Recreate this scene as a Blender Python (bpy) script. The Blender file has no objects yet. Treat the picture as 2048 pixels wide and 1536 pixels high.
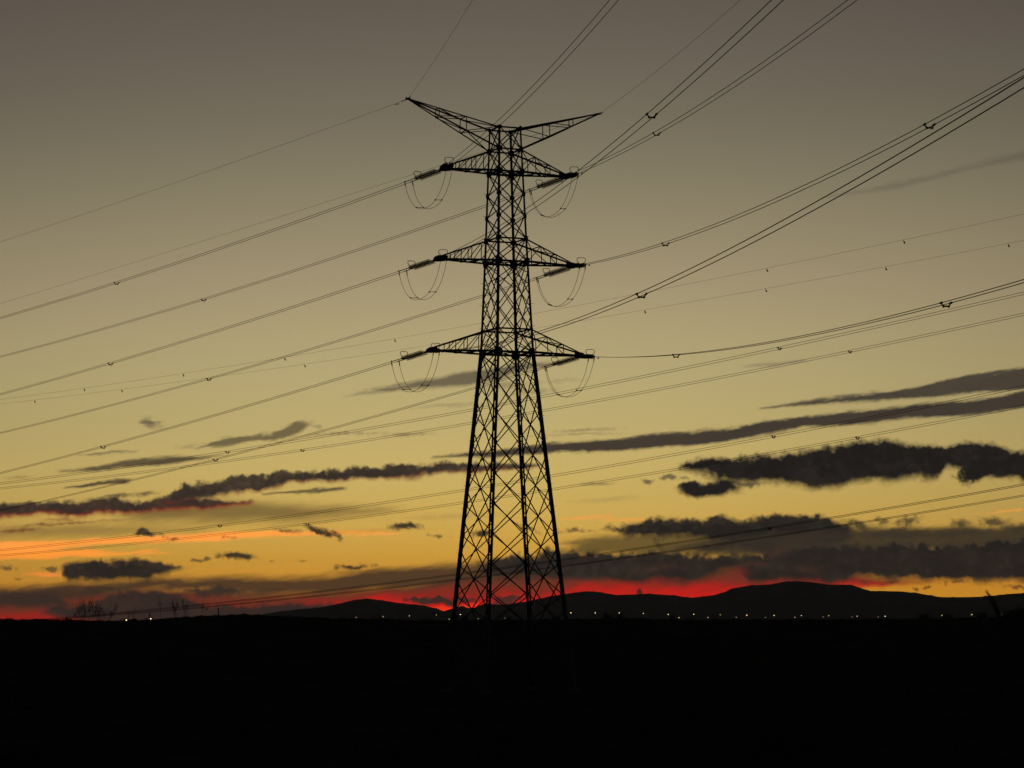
import bpy, math, random
from mathutils import Vector, Matrix
import numpy as np

# ------------------------------------------------------------------ constants
F = 5353.8            # focal length in pixels of a 2048 px wide frame
PITCH = math.atan(472.0 / F)
ROLL = 0.0088
H = 4.93              # camera height above the foot of the pylon
sc = bpy.context.scene
C = sc.collection
rng = random.Random(7)

_cp, _sp, _cr, _sr = math.cos(PITCH), math.sin(PITCH), math.cos(ROLL), math.sin(ROLL)
FWD = Vector((0, _cp, _sp))
UP0 = Vector((0, -_sp, _cp))
RT0 = Vector((1, 0, 0))
RIGHT = RT0 * _cr - UP0 * _sr
UP = RT0 * _sr + UP0 * _cr


def ray(px, py):
    """direction of a bearing measured on the 2048x1536 survey frame"""
    return (FWD + RIGHT * ((px - 1024) / F) + UP * ((768 - py) / F))


def at_range(px, py, d):
    """world point at ground range d along that bearing"""
    r = ray(px, py)
    k = d / math.hypot(r.x, r.y)
    return Vector((r.x * k, r.y * k, H + r.z * k))


def uv(px, py):
    """sky coordinates: tangent of azimuth / elevation in units of 1/F"""
    r = ray(px, py)
    return (r.x / r.y * F, r.z / r.y * F)


# ------------------------------------------------------------------ camera
cam = bpy.data.cameras.new('camera')
cam.sensor_width = 36.0
cam.lens = F / 2048 * 36
cam.clip_start = 0.1
cam.clip_end = 60000
cam.dof.use_dof = True
cam.dof.focus_distance = 190
cam.dof.aperture_fstop = 22
co = bpy.data.objects.new('camera', cam)
C.objects.link(co)
M = Matrix((RIGHT, UP, -FWD)).transposed().to_4x4()
M.translation = (0, 0, H)
co.matrix_world = M
sc.camera = co

sc.view_settings.view_transform = 'Standard'
sc.view_settings.look = 'None'
sc.view_settings.exposure = 0.0
sc.view_settings.gamma = 1.0
sc.view_settings.use_curve_mapping = False
sc.render.film_transparent = False
sc.cycles.use_denoising = True
sc.cycles.denoiser = 'OPENIMAGEDENOISE'
sc.cycles.denoising_input_passes = 'RGB_ALBEDO_NORMAL'
sc.cycles.denoising_prefilter = 'ACCURATE'
sc.cycles.max_bounces = 8
sc.cycles.diffuse_bounces = 2
sc.cycles.glossy_bounces = 2
sc.cycles.transmission_bounces = 8
sc.cycles.volume_bounces = 0
sc.cycles.transparent_max_bounces = 16
sc.cycles.sample_clamp_indirect = 2.0


def lin(c):
    c = c / 255.0
    return c / 12.92 if c <= 0.04045 else ((c + 0.055) / 1.055) ** 2.4


def L(r, g, b, k=1.0):
    return (lin(r) * k, lin(g) * k, lin(b) * k, 1.0)


# ------------------------------------------------------------------ world / sky
w = bpy.data.worlds.new('World')
sc.world = w
w.use_nodes = True
w.cycles.sampling_method = 'MANUAL'
w.cycles.sample_map_resolution = 512
nt = w.node_tree
nt.nodes.clear()


def _in(sock, v):
    if isinstance(v, bpy.types.NodeSocket):
        nt.links.new(v, sock)
    else:
        sock.default_value = v


def m(op, a, b=None, c=None, clamp=False):
    n = nt.nodes.new('ShaderNodeMath')
    n.operation = op
    n.use_clamp = clamp
    _in(n.inputs[0], a)
    if b is not None:
        _in(n.inputs[1], b)
    if c is not None:
        _in(n.inputs[2], c)
    return n.outputs[0]


def comb(x, y, z=0.0):
    n = nt.nodes.new('ShaderNodeCombineXYZ')
    _in(n.inputs[0], x); _in(n.inputs[1], y); _in(n.inputs[2], z)
    return n.outputs[0]


def smooth(v, lo, hi, a=0.0, b=1.0):
    n = nt.nodes.new('ShaderNodeMapRange')
    n.interpolation_type = 'SMOOTHSTEP'
    _in(n.inputs[0], v)
    for i, q in enumerate((lo, hi, a, b)):
        _in(n.inputs[1 + i], q)
    return n.outputs[0]


def mixc(f, a, b):
    n = nt.nodes.new('ShaderNodeMix')
    n.data_type = 'RGBA'
    _in(n.inputs[0], f); _in(n.inputs[6], a); _in(n.inputs[7], b)
    return n.outputs[2]


def noise(vec, scale, detail=5.0, rough=0.55, lac=2.0):
    n = nt.nodes.new('ShaderNodeTexNoise')
    n.noise_dimensions = '2D'
    _in(n.inputs['Vector'], vec)
    n.inputs['Scale'].default_value = scale
    n.inputs['Detail'].default_value = detail
    n.inputs['Roughness'].default_value = rough
    n.inputs['Lacunarity'].default_value = lac
    return n.outputs['Fac'], n.outputs['Color']


def curve(t, pts):
    n = nt.nodes.new('ShaderNodeFloatCurve')
    mp = n.mapping
    mp.use_clip = False
    mp.extend = 'HORIZONTAL'
    cv = mp.curves[0]
    cv.points[0].location = pts[0]
    cv.points[1].location = pts[-1]
    for p in pts[1:-1]:
        cv.points.new(*p)
    for p in cv.points:
        p.handle_type = 'VECTOR'
    mp.update()
    n.inputs[0].default_value = 1.0
    _in(n.inputs[1], t)
    return n.outputs[0]


def ramp(t, stops):
    n = nt.nodes.new('ShaderNodeValToRGB')
    r = n.color_ramp
    r.elements[0].position, r.elements[0].color = stops[0]
    r.elements[1].position, r.elements[1].color = stops[-1]
    for p, c in stops[1:-1]:
        e = r.elements.new(p)
        e.color = c
    _in(n.inputs[0], t)
    return n.outputs[0]


def ep(y):                       # row of the survey frame (x about 700) -> ramp position
    r = ray(700, y)
    return max(0.0, math.asin(r.normalized().z) / (math.pi / 2))


def sepc(c):
    n = nt.nodes.new('ShaderNodeSeparateColor')
    nt.links.new(c, n.inputs[0])
    return n.outputs[0], n.outputs[1]


def warp(cfield, au, av, c2=None, a2=0.0):
    r, gq = sepc(cfield)
    uu = m('MULTIPLY_ADD', m('SUBTRACT', r, 0.5), au, U)
    vv = m('MULTIPLY_ADD', m('SUBTRACT', gq, 0.5), av, V)
    if c2 is not None:
        r2, g2 = sepc(c2)
        uu = m('MULTIPLY_ADD', m('SUBTRACT', r2, 0.5), a2, uu)
        vv = m('MULTIPLY_ADD', m('SUBTRACT', g2, 0.5), a2, vv)
    return uu, vv


LAYERS = []          # clouds, back to front: (box in the survey frame, builder)
LAST = None
WARP = {}


def seq(W):
    """keeps one cloud's nodes after the previous one's, so few values are alive at once"""
    if LAST is None:
        return W
    return m('MULTIPLY_ADD', LAST, 1e-7, W[0]), m('MULTIPLY_ADD', LAST, 1e-7, W[1])


def shape(prof, W):
    """profile of (x, top, bottom) rows -> distance inside (positive) in 1/F units"""
    W = seq(WARP[W])
    tops = [uv(x, t) for x, t, b in prof]
    bots = [uv(x, b) for x, t, b in prof]
    u0 = min(tops[0][0], bots[0][0]); u1 = max(tops[-1][0], bots[-1][0])
    vs = [q[1] for q in tops + bots]
    v0, v1 = min(vs) - 1, max(vs) + 1
    t = m('DIVIDE', m('SUBTRACT', W[0], u0), u1 - u0)
    f = lambda pts: [(min(1, max(0, (a - u0) / (u1 - u0))), (b - v0) / (v1 - v0)) for a, b in pts]
    tp = m('MULTIPLY_ADD', curve(t, f(tops)), v1 - v0, v0)
    bt = m('MULTIPLY_ADD', curve(t, f(bots)), v1 - v0, v0)
    d_top = m('SUBTRACT', tp, W[1])
    d_bot = m('SUBTRACT', W[1], bt)
    e = m('MULTIPLY', m('MINIMUM', m('SUBTRACT', W[0], u0), m('SUBTRACT', u1, W[0])), 0.35)
    return d_top, d_bot, e


def ell(lst, W):
    """union of ellipses (x, y, rx, ry, tilt deg)"""
    best = None
    W = seq(WARP[W])
    vec = comb(W[0], W[1])
    for (x, y, rx, ry, tl) in lst:
        a, b = uv(x, y)
        n = nt.nodes.new('ShaderNodeMapping')
        n.vector_type = 'TEXTURE'
        _in(n.inputs['Vector'], vec)
        n.inputs['Location'].default_value = (a, b, 0)
        n.inputs['Rotation'].default_value = (0, 0, math.radians(tl))
        n.inputs['Scale'].default_value = (rx, ry, 1)
        ln = nt.nodes.new('ShaderNodeVectorMath')
        ln.operation = 'LENGTH'
        nt.links.new(n.outputs[0], ln.inputs[0])
        d = m('MULTIPLY', m('SUBTRACT', 1.0, ln.outputs['Value']), ry)
        best = d if best is None else m('MAXIMUM', best, d)
    return best


def over(alpha, c, op=1.0):
    global col, LAST
    a = m('MULTIPLY', alpha, op, clamp=True)
    col = mixc(a, col, c)
    LAST = a


def bbox(prof):
    return (prof[0][0] - 48, prof[-1][0] + 48, min(q[1] for q in prof) - 26, max(q[2] for q in prof) + 26)


def cum(prof, colour, soft=5.0, st=1.0, sb=1.6, op=1.0, W='C', puffy=7.0, rag=12.0, colour2=None, bcol=None, bh=10.0, edge=None, ew=16.0, fr=6.0):
    """cloud bank: heads on top, frayed base, thin lit fringe, uneven body"""
    def mk(box):
        dt, db, e = shape(prof, W)
        frag = m('MULTIPLY', m('SUBTRACT', nf, 0.5), fr)
        d_t = m('ADD', m('MULTIPLY_ADD', puff, puffy, dt), m('MULTIPLY_ADD', m('SUBTRACT', nb, 0.5), 9.0, frag))
        d_b = m('ADD', db, m('MULTIPLY_ADD', m('SUBTRACT', nb, 0.5), rag, frag))
        a = m('MULTIPLY', smooth(d_t, -soft * st * 0.8, soft * st * 1.3), smooth(d_b, -soft * sb, soft * sb))
        a = m('MULTIPLY', a, smooth(m('ADD', e, frag), -4.0, 7.0))
        c = colour
        if colour2 is not None:
            body = m('ADD', m('MULTIPLY_ADD', puff, 0.28, nb), m('MULTIPLY', m('SUBTRACT', nf, 0.5), 0.3))
            c = mixc(smooth(body, 0.36, 0.78), colour, colour2)
        if edge is not None:
            c = mixc(smooth(m('ADD', d_t, m('MULTIPLY', puff, 8.0)), ew, 0.0, 0.0, 0.75), c, edge)
        if bcol is not None:
            c = mixc(smooth(m('ADD', db, m('MULTIPLY', m('SUBTRACT', ns, 0.5), 14.0)), bh, 0.0), c, bcol)
        over(a, c, op)
    LAYERS.append((bbox(prof), mk))


def streak(prof, colour, soft=5.0, op=1.0, W='S', brk=0.0, colour2=None):
    def mk(box):
        dt, db, e = shape(prof, W)
        d = m('MINIMUM', m('MINIMUM', dt, db), e)
        d = m('ADD', d, m('MULTIPLY', m('SUBTRACT', ns, 0.5), 9.0 + brk))
        a = smooth(d, -soft * 0.6, soft)
        c = colour
        if colour2 is not None:
            c = mixc(ns, colour, colour2)
        over(a, c, op)
    LAYERS.append((bbox(prof), mk))


def redband(prof, colour, soft, op, W='SOFT', n=22.0):
    def mk(box):
        dt, db, e = shape(prof, W)
        d = m('ADD', m('MINIMUM', dt, e), m('MULTIPLY', m('SUBTRACT', ns, 0.5), n))
        over(smooth(d, -soft * 0.5, soft), colour, op)
    LAYERS.append((bbox(prof), mk))


def puffs(lst, colour, soft=3.0, op=1.0, W='R', rag=9.0):
    bx = lambda q: (q[0] - max(q[2], q[3]) * 1.3 - 48, q[0] + max(q[2], q[3]) * 1.3 + 48, q[1] - max(q[3], q[2] * abs(math.sin(math.radians(q[4])))) * 1.4 - 24, q[1] + max(q[3], q[2] * abs(math.sin(math.radians(q[4])))) * 1.4 + 24)

    def mk(box):
        sub = [q for q in lst if hits(bx(q), box)]
        if not sub:
            return
        d = ell(sub, W)
        d = m('ADD', d, m('MULTIPLY', m('SUBTRACT', nf, 0.5), rag))
        d = m('MULTIPLY_ADD', puff, 2.5, d)
        over(smooth(d, -soft, soft * 1.2), colour, op)
    bs = [bx(q) for q in lst]
    LAYERS.append(((min(q[0] for q in bs), max(q[1] for q in bs), min(q[2] for q in bs), max(q[3] for q in bs)), mk))


def hits(a, b):
    return a[0] < b[1] and a[1] > b[0] and a[2] < b[3] and a[3] > b[2]


GRAD = [(1243, (208, 126, 36)), (1180, (210, 141, 40)), (1112, (209, 157, 59)), (1060, (206, 165, 76)),
        (1000, (201, 170, 91)), (930, (197, 172, 103)), (850, (187, 168, 110)), (770, (182, 165, 115)),
        (690, (175, 160, 117)), (600, (166, 151, 116)), (500, (154, 141, 111)), (400, (140, 130, 104)),
        (300, (127, 119, 97)), (200, (115, 107, 91)), (100, (107, 98, 86)), (0, (99, 90, 79))]
ZEN = [(0.19, L(70, 65, 62)), (0.26, L(46, 44, 46)), (0.4, L(28, 28, 33)), (1.0, L(20, 21, 26))]

# ---- high thin cloud catching the last light: orange bands ----
streak([(-120, 1094, 1122), (40, 1094, 1119), (130, 1098, 1116), (240, 1104, 1111), (330, 1104, 1107)], L(254, 150, 54, 1.5), 7.0, 0.95, 'SOFT')
streak([(-120, 1086, 1108), (60, 1082, 1104), (170, 1076, 1094), (300, 1070, 1087), (430, 1064, 1081), (540, 1060, 1076), (640, 1064, 1071), (800, 1066, 1069)], L(254, 152, 62, 1.5), 7.0, 0.97, 'SOFT')
puffs([(95, 1149, 36, 4.0, -4)], L(252, 145, 62, 1.3), 3.0, 0.95, 'SOFT', 4)
puffs([(1160, 1034, 26, 3.2, 1), (1245, 1040, 48, 3.0, -2), (2030, 1022, 30, 2.0, 3)], L(245, 155, 66, 1.3), 4.0, 0.8, 'SOFT', 4)
puffs([(730, 1064, 90, 3.0, 2)], L(224, 150, 62), 4.0, 0.5, 'SOFT', 4)

# ---- red afterglow low on the horizon, between the hills and the cloud sheet ----
redband([(-400, 1196, 1300), (0, 1190, 1300), (120, 1176, 1300), (260, 1174, 1300), (440, 1178, 1300), (560, 1182, 1300), (760, 1172, 1300),
         (900, 1150, 1300), (1060, 1136, 1300), (1180, 1136, 1300), (1380, 1134, 1300), (1440, 1124, 1300), (1500, 1124, 1300), (1560, 1138, 1300), (1700, 1142, 1300),
         (1800, 1158, 1300), (1930, 1172, 1300)], L(112, 40, 34), 18.0, 0.95, n=18.0)
redband([(-200, 1226, 1300), (120, 1218, 1300), (200, 1210, 1300), (300, 1188, 1300), (380, 1206, 1300), (440, 1210, 1300), (560, 1208, 1300), (640, 1192, 1300), (760, 1186, 1300),
         (900, 1178, 1300), (980, 1180, 1300), (1060, 1174, 1300), (1150, 1162, 1300), (1400, 1160, 1300), (1480, 1160, 1300), (1600, 1156, 1300), (1700, 1155, 1300), (1760, 1161, 1300), (1860, 1166, 1300)],
        L(178, 30, 27), 22.0, 0.85, n=30.0)
redband([(640, 1212, 1300), (760, 1194, 1300), (860, 1196, 1300), (960, 1196, 1300), (1060, 1186, 1300), (1180, 1172, 1300), (1300, 1174, 1300), (1400, 1172, 1300), (1500, 1176, 1300), (1640, 1200, 1300)],
        L(222, 25, 20, 1.15), 18.0, 0.85, n=34.0)
redband([(850, 1213, 1300), (900, 1208, 1300), (950, 1206, 1300), (990, 1206, 1300), (1030, 1216, 1300)], L(255, 58, 24, 1.2), 8.0, 0.85, n=12.0)
redband([(1640, 1172, 1300), (1700, 1166, 1300), (1760, 1167, 1300), (1840, 1172, 1300), (1900, 1186, 1300)], L(226, 60, 26, 1.1), 10.0, 0.7, n=14.0)
# clear golden gap under the right-hand bank
streak([(1690, 1178, 1215), (1760, 1171, 1240), (1830, 1166, 1240), (1950, 1163, 1240), (2080, 1166, 1240), (2300, 1160, 1240), (2700, 1170, 1240)], L(206, 140, 38, 1.28), 8.0, 1.0, 'SOFT')

# ---- brown veils ----
streak([(-200, 1175, 1200), (20, 1170, 1202), (110, 1163, 1206), (220, 1160, 1190), (330, 1154, 1182), (430, 1152, 1188), (560, 1152, 1192), (640, 1148, 1192), (730, 1138, 1184), (800, 1135, 1180), (870, 1129, 1172),
        (950, 1124, 1164), (1030, 1118, 1158), (1110, 1112, 1156)], L(66, 48, 38), 14.0, 0.93, 'SOFT')
streak([(240, 1030, 1042), (330, 1002, 1046), (420, 1000, 1048), (520, 1000, 1046), (600, 1006, 1046), (700, 1012, 1034), (790, 1014, 1022)], L(112, 88, 50), 20.0, 0.78, 'SOFT')
streak([(-200, 1060, 1080), (40, 1050, 1078), (160, 1046, 1074), (300, 1050, 1066), (420, 1055, 1062)], L(128, 104, 58), 16.0, 0.6, 'SOFT')
streak([(1130, 1084, 1108), (1200, 1070, 1110), (1300, 1066, 1112), (1420, 1056, 1112), (1560, 1040, 1112), (1700, 1046, 1110), (1850, 1054, 1100), (2060, 1048, 1100), (2500, 1050, 1100)], L(86, 74, 42), 14.0, 0.85, 'SOFT')
puffs([(1215, 1000, 60, 5, 2), (910, 1032, 90, 4, 2)], L(150, 128, 72), 6.0, 0.35, 'SOFT', 4)

# ---- streaks ----
BR = L(66, 58, 52)
BR2 = L(80, 70, 60)
streak([(1660, 392, 396), (1740, 378, 384), (1800, 362, 376), (1860, 346, 362), (1930, 330, 342), (2000, 312, 330), (2060, 300, 322), (2200, 280, 310), (2300, 275, 280)], L(92, 82, 70), 9.0, 0.42)
streak([(1490, 733, 736), (1530, 728, 735), (1580, 722, 730), (1612, 718, 722)], L(132, 118, 94), 5.0, 0.6)
streak([(1530, 814, 817), (1605, 802, 812), (1686, 793, 806), (1746, 784, 803), (1816, 774, 799), (1873, 763, 795), (1939, 751, 786), (1992, 744, 783), (2048, 733, 780), (2200, 715, 770), (2350, 712, 740), (2420, 715, 718)], L(56, 49, 45), 6.0, 0.95, colour2=L(74, 65, 56))
streak([(862, 912, 915), (960, 904, 916), (1040, 893, 911), (1095, 884, 908), (1148, 883, 906), (1218, 878, 903), (1306, 871, 898), (1376, 864, 892), (1447, 855, 885), (1517, 842, 874), (1605, 834, 856), (1711, 821, 850),
        (1816, 808, 840), (1922, 801, 831), (1992, 794, 824), (2048, 784, 816), (2200, 765, 795), (2350, 760, 770)], L(54, 46, 43), 6.0, 0.97, colour2=L(66, 57, 51))
streak([(690, 792, 794), (760, 779, 785), (800, 768, 784), (860, 754, 778), (930, 744, 773), (997, 737, 762), (1042, 727, 743), (1097, 723, 736), (1120, 724, 730)], L(92, 82, 66), 8.0, 0.85, brk=6)
puffs([(1010, 772, 46, 8, 6), (1115, 763, 32, 2.6, 4), (1060, 783, 40, 5, 5), (905, 811, 50, 3, 3)], L(120, 106, 80), 5.0, 0.5, 'S', 5)
streak([(395, 895, 898), (440, 879, 893), (490, 873, 886), (540, 866, 882), (570, 853, 875), (600, 844, 864), (622, 847, 852)], L(84, 74, 54), 6.0, 0.8, brk=14)
puffs([(632, 853, 10, 5, 0), (385, 893, 24, 3, 5)], L(120, 106, 76), 4.0, 0.5)
streak([(120, 941, 944), (200, 930, 941), (250, 921, 936), (330, 912, 931), (417, 910, 917), (450, 910, 912)], L(80, 68, 52), 6.0, 0.9)
streak([(136, 973, 976), (180, 964, 975), (230, 957, 970), (262, 958, 964)], L(76, 62, 50), 4.0, 0.9)
streak([(146, 912, 914), (190, 905, 912), (235, 901, 908), (275, 902, 904)], L(116, 104, 74), 4.0, 0.75)
puffs([(38, 955, 22, 2.4, 6)], L(138, 100, 72), 3.0, 0.6, 'S', 4)
puffs([(300, 844, 19, 6.5, -28)], L(82, 72, 58), 6.0, 0.9, 'SOFT', 3)
puffs([(322, 851, 18, 2.5, -12)], L(120, 108, 80), 4.0, 0.4, 'SOFT', 3)
streak([(516, 985, 988), (580, 982, 988), (640, 977, 986), (690, 973, 978), (700, 974, 976)], L(76, 66, 48), 4.0, 0.88)
puffs([(815, 869, 36, 3.0, 2), (680, 868, 60, 2.0, 1), (1165, 860, 50, 3.0, 2), (1160, 868, 60, 1.6, 1), (1195, 968, 24, 3, 2)], L(112, 98, 72), 3.5, 0.65, 'S', 4)
puffs([(30, 1061, 38, 3.2, 3), (130, 1047, 80, 2.2, 3), (115, 1040, 26, 3, 0)], L(116, 52, 34), 3.0, 0.75, 'S', 4)
streak([(858, 938, 941), (930, 936, 946), (990, 930, 942), (1060, 928, 936), (1090, 928, 931)], L(88, 70, 52), 5.0, 0.8)

# ---- long left-hand cloud with lit base ----
cum([(-300, 1000, 1040), (0, 1006, 1037), (33, 1003, 1034), (98, 1001, 1031), (150, 997, 1033), (260, 999, 1026), (326, 996, 1022), (360, 990, 1020), (407, 992, 1018), (456, 998, 1013), (520, 998, 1003)],
    L(60, 47, 40), 5.0, rag=5, fr=4.0, puffy=5, bcol=L(136, 46, 36), bh=12.0, colour2=L(80, 60, 46), edge=L(92, 76, 54), ew=9.0)
cum([(325, 994, 1006), (348, 978, 1004), (368, 967, 1002), (391, 966, 998), (417, 962, 992), (469, 951, 983), (520, 947, 977), (578, 941, 965), (631, 941, 963), (691, 938, 961), (719, 932, 960), (796, 930, 957), (867, 927, 949),
     (930, 927, 945), (990, 926, 942), (1060, 925, 937), (1080, 928, 932)], L(58, 48, 40), 4.5, rag=5, fr=5.0, puffy=6, bcol=L(108, 50, 36), bh=6.0, colour2=L(82, 67, 52), edge=L(92, 78, 54), ew=8.0)
puffs([(70, 1004, 80, 3, 3), (230, 994, 40, 4, 4), (290, 988, 24, 4, 3)], L(74, 62, 46), 3.5, 0.8)

# ---- low grey clouds in the red, left and centre ----
G1 = L(52, 42, 37)
cum([(-200, 1190, 1216), (0, 1188, 1216), (60, 1187, 1216), (120, 1190, 1212), (150, 1200, 1210)], L(56, 45, 38), 6.0, rag=8, op=0.95)
cum([(90, 1214, 1230), (130, 1206, 1240), (190, 1204, 1246), (240, 1184, 1250), (300, 1180, 1250), (345, 1183, 1250), (400, 1200, 1250), (440, 1210, 1250), (560, 1204, 1250), (680, 1206, 1250), (740, 1214, 1250)], L(46, 40, 37), 7.0, rag=8, op=0.97, colour2=L(60, 46, 40))
cum([(362, 1180, 1184), (390, 1174, 1192), (450, 1173, 1196), (500, 1184, 1190)], L(54, 45, 39), 5.0, op=0.9)
cum([(805, 1196, 1198), (840, 1193, 1208), (868, 1189, 1213), (905, 1200, 1214), (918, 1210, 1213)], G1, 3.0, op=0.95)
cum([(888, 1192, 1196), (910, 1190, 1204), (940, 1196, 1206), (965, 1201, 1204)], G1, 3.0, op=0.9)
cum([(982, 1202, 1212), (1005, 1192, 1212), (1030, 1191, 1206), (1046, 1197, 1200)], G1, 3.0, op=0.9)
puffs([(1282, 1184, 7, 10, 0), (1280, 1190, 12, 5, 0)], L(48, 30, 28), 2.5, 0.9, rag=5)
puffs([(190, 1183, 20, 7, 0), (215, 1178, 26, 4, -10), (60, 1188, 40, 4, 0)], L(58, 46, 38), 3.5, 0.75)

# ---- big right-hand bank ----
EB = L(84, 70, 46)
cum([(960, 1118, 1150), (1000, 1113, 1154), (1030, 1108, 1154), (1060, 1104, 1154), (1095, 1093, 1160), (1130, 1099, 1162), (1183, 1097, 1158), (1236, 1103, 1161), (1317, 1098, 1162), (1359, 1104, 1165), (1394, 1102, 1158),
     (1430, 1104, 1150), (1460, 1104, 1140), (1500, 1104, 1138), (1550, 1106, 1134), (1620, 1114, 1124)], L(36, 32, 30), 7.0, rag=18, puffy=8, colour2=L(54, 46, 39), edge=EB, ew=12.0)
cum([(1200, 1057, 1062), (1253, 1048, 1071), (1289, 1043, 1075), (1313, 1032, 1067), (1362, 1039, 1073), (1412, 1039, 1080), (1447, 1036, 1092), (1482, 1040, 1100), (1552, 1027, 1104), (1600, 1025, 1104), (1640, 1029, 1100), (1668, 1040, 1092),
     (1710, 1056, 1080)], L(36, 32, 29), 6.0, rag=18, puffy=6, colour2=L(54, 47, 39), edge=EB, ew=11.0)
streak([(1340, 1090, 1104), (1420, 1078, 1108), (1520, 1066, 1112), (1640, 1058, 1112), (1740, 1056, 1108), (1850, 1058, 1104), (1960, 1056, 1100), (2080, 1052, 1096), (2400, 1056, 1096), (2600, 1070, 1090)], L(50, 43, 36), 14.0, 0.8, 'SOFT', colour2=L(68, 57, 43))
puffs([(1765, 1042, 12, 6, 0), (1815, 1043, 28, 8, 8), (1920, 1048, 16, 7, 0), (1990, 1043, 28, 10, 0), (1722, 1054, 34, 8, -20), (1930, 1064, 80, 9, 3), (1800, 1068, 70, 9, 0), (2050, 1056, 60, 10, 0), (1620, 1096, 60, 10, 5)], L(62, 54, 41), 6.0, 0.85, rag=13)
cum([(1470, 1116, 1140), (1500, 1104, 1166), (1540, 1098, 1162), (1600, 1095, 1160), (1640, 1089, 1161), (1683, 1092, 1158), (1746, 1086, 1154), (1799, 1082, 1156), (1851, 1087, 1157), (1897, 1079, 1160), (1957, 1081, 1163),
     (2048, 1072, 1168), (2300, 1066, 1165), (2600, 1080, 1160)], L(34, 31, 28), 6.0, rag=10, puffy=9, colour2=L(50, 43, 37), edge=L(66, 56, 46), ew=10.0)
puffs([(1328, 1090, 16, 5, -50), (1700, 1106, 80, 10, 0), (1590, 1112, 70, 14, 0), (1420, 1096, 50, 9, 10)], L(40, 35, 32), 7.0, 0.75, rag=14)
puffs([(1476, 1148, 22, 14, 10)], L(136, 42, 36), 12.0, 0.5, 'R', 14)
puffs([(1560, 1104, 24, 6, 20), (1610, 1140, 30, 8, -5), (1320, 1136, 40, 6, 4), (1520, 1126, 22, 6, 0)], L(92, 58, 46), 9.0, 0.4, 'R', 16)

# ---- dark cumulus ----
D1 = L(30, 27, 25)
cum([(1348, 930, 936), (1376, 918, 943), (1412, 914, 948), (1464, 917, 964), (1517, 908, 968), (1570, 903, 967), (1605, 901, 973), (1640, 898, 980), (1676, 888, 973), (1700, 881, 966), (1728, 877, 962), (1781, 879, 964), (1834, 886, 952),
     (1860, 890, 957), (1876, 889, 954), (1892, 893, 936), (1908, 884, 934), (1939, 880, 940), (1992, 885, 952), (2017, 899, 957), (2060, 899, 962), (2200, 884, 966), (2400, 896, 956), (2460, 918, 934)],
    D1, 8.0, rag=14, puffy=6, colour2=L(42, 37, 34), sb=1.5, edge=L(56, 49, 40), ew=12.0)
cum([(1350, 977, 983), (1387, 958, 997), (1412, 962, 992), (1447, 956, 988), (1490, 967, 980)], L(34, 30, 28), 4.5, rag=9, puffy=3, edge=L(70, 60, 46), ew=9.0)
cum([(1908, 950, 956), (1922, 934, 966), (1936, 924, 969), (1950, 920, 966), (1975, 920, 956), (2010, 926, 952), (2060, 930, 958)], D1, 5.0, rag=14, puffy=3, colour2=L(42, 38, 34), fr=12.0)
puffs([(1293, 963, 12, 5, 0), (1338, 954, 18, 6, 5), (1505, 970, 16, 4, 0), (1366, 958, 8, 3, 0)], L(84, 74, 56), 3.5, 0.8)
cum([(112, 1134, 1137), (127, 1126, 1153), (156, 1122, 1157), (182, 1120, 1160), (202, 1119, 1158), (234, 1116, 1159), (260, 1116, 1162), (293, 1118, 1157), (339, 1125, 1146), (370, 1132, 1135)],
    L(38, 34, 31), 5.5, rag=13, puffy=5, colour2=L(58, 49, 40), edge=L(84, 66, 44), ew=11.0)
puffs([(292, 1067, 24, 6, 0), (286, 1063, 14, 6, 0), (640, 1062, 32, 8, -14), (676, 1075, 12, 5, -35), (812, 1053, 32, 6, 0), (963, 1068, 26, 6, 0), (479, 1113, 34, 6.5, -8), (455, 1112, 14, 6, 0),
       (697, 1132, 28, 5, 4), (720, 1130, 8, 5, 0)], L(56, 46, 36), 3.5, 0.97)
puffs([(574, 1061, 22, 4, -6), (395, 1119, 14, 4, -5), (418, 1118, 10, 5, 0), (878, 1072, 14, 3, -8), (1150, 1062, 26, 3.6, 0), (1055, 1055, 18, 5, -30), (98, 1139, 14, 5, 0), (12, 1134, 14, 5, 5), (34, 1158, 8, 3, 0),
       (745, 1132, 6, 2.5, 0), (358, 1162, 8, 2.5, 0), (605, 1122, 6, 1.5, 0), (550, 1121, 5, 1.5, 0), (458, 1075, 8, 2.5, 0), (340, 1075, 12, 2.5, 0)], L(92, 72, 46), 3.0, 0.8)
puffs([(1831, 1176, 6, 3, 0), (1858, 1173, 8, 3.5, 0), (1725, 1167, 5, 4, 0), (2035, 1176, 16, 4, 0), (1886, 1170, 5, 1.5, 0), (1910, 1163, 14, 3, 0), (1790, 1160, 12, 3, 0)], L(92, 52, 30), 2.5, 0.8)


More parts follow.
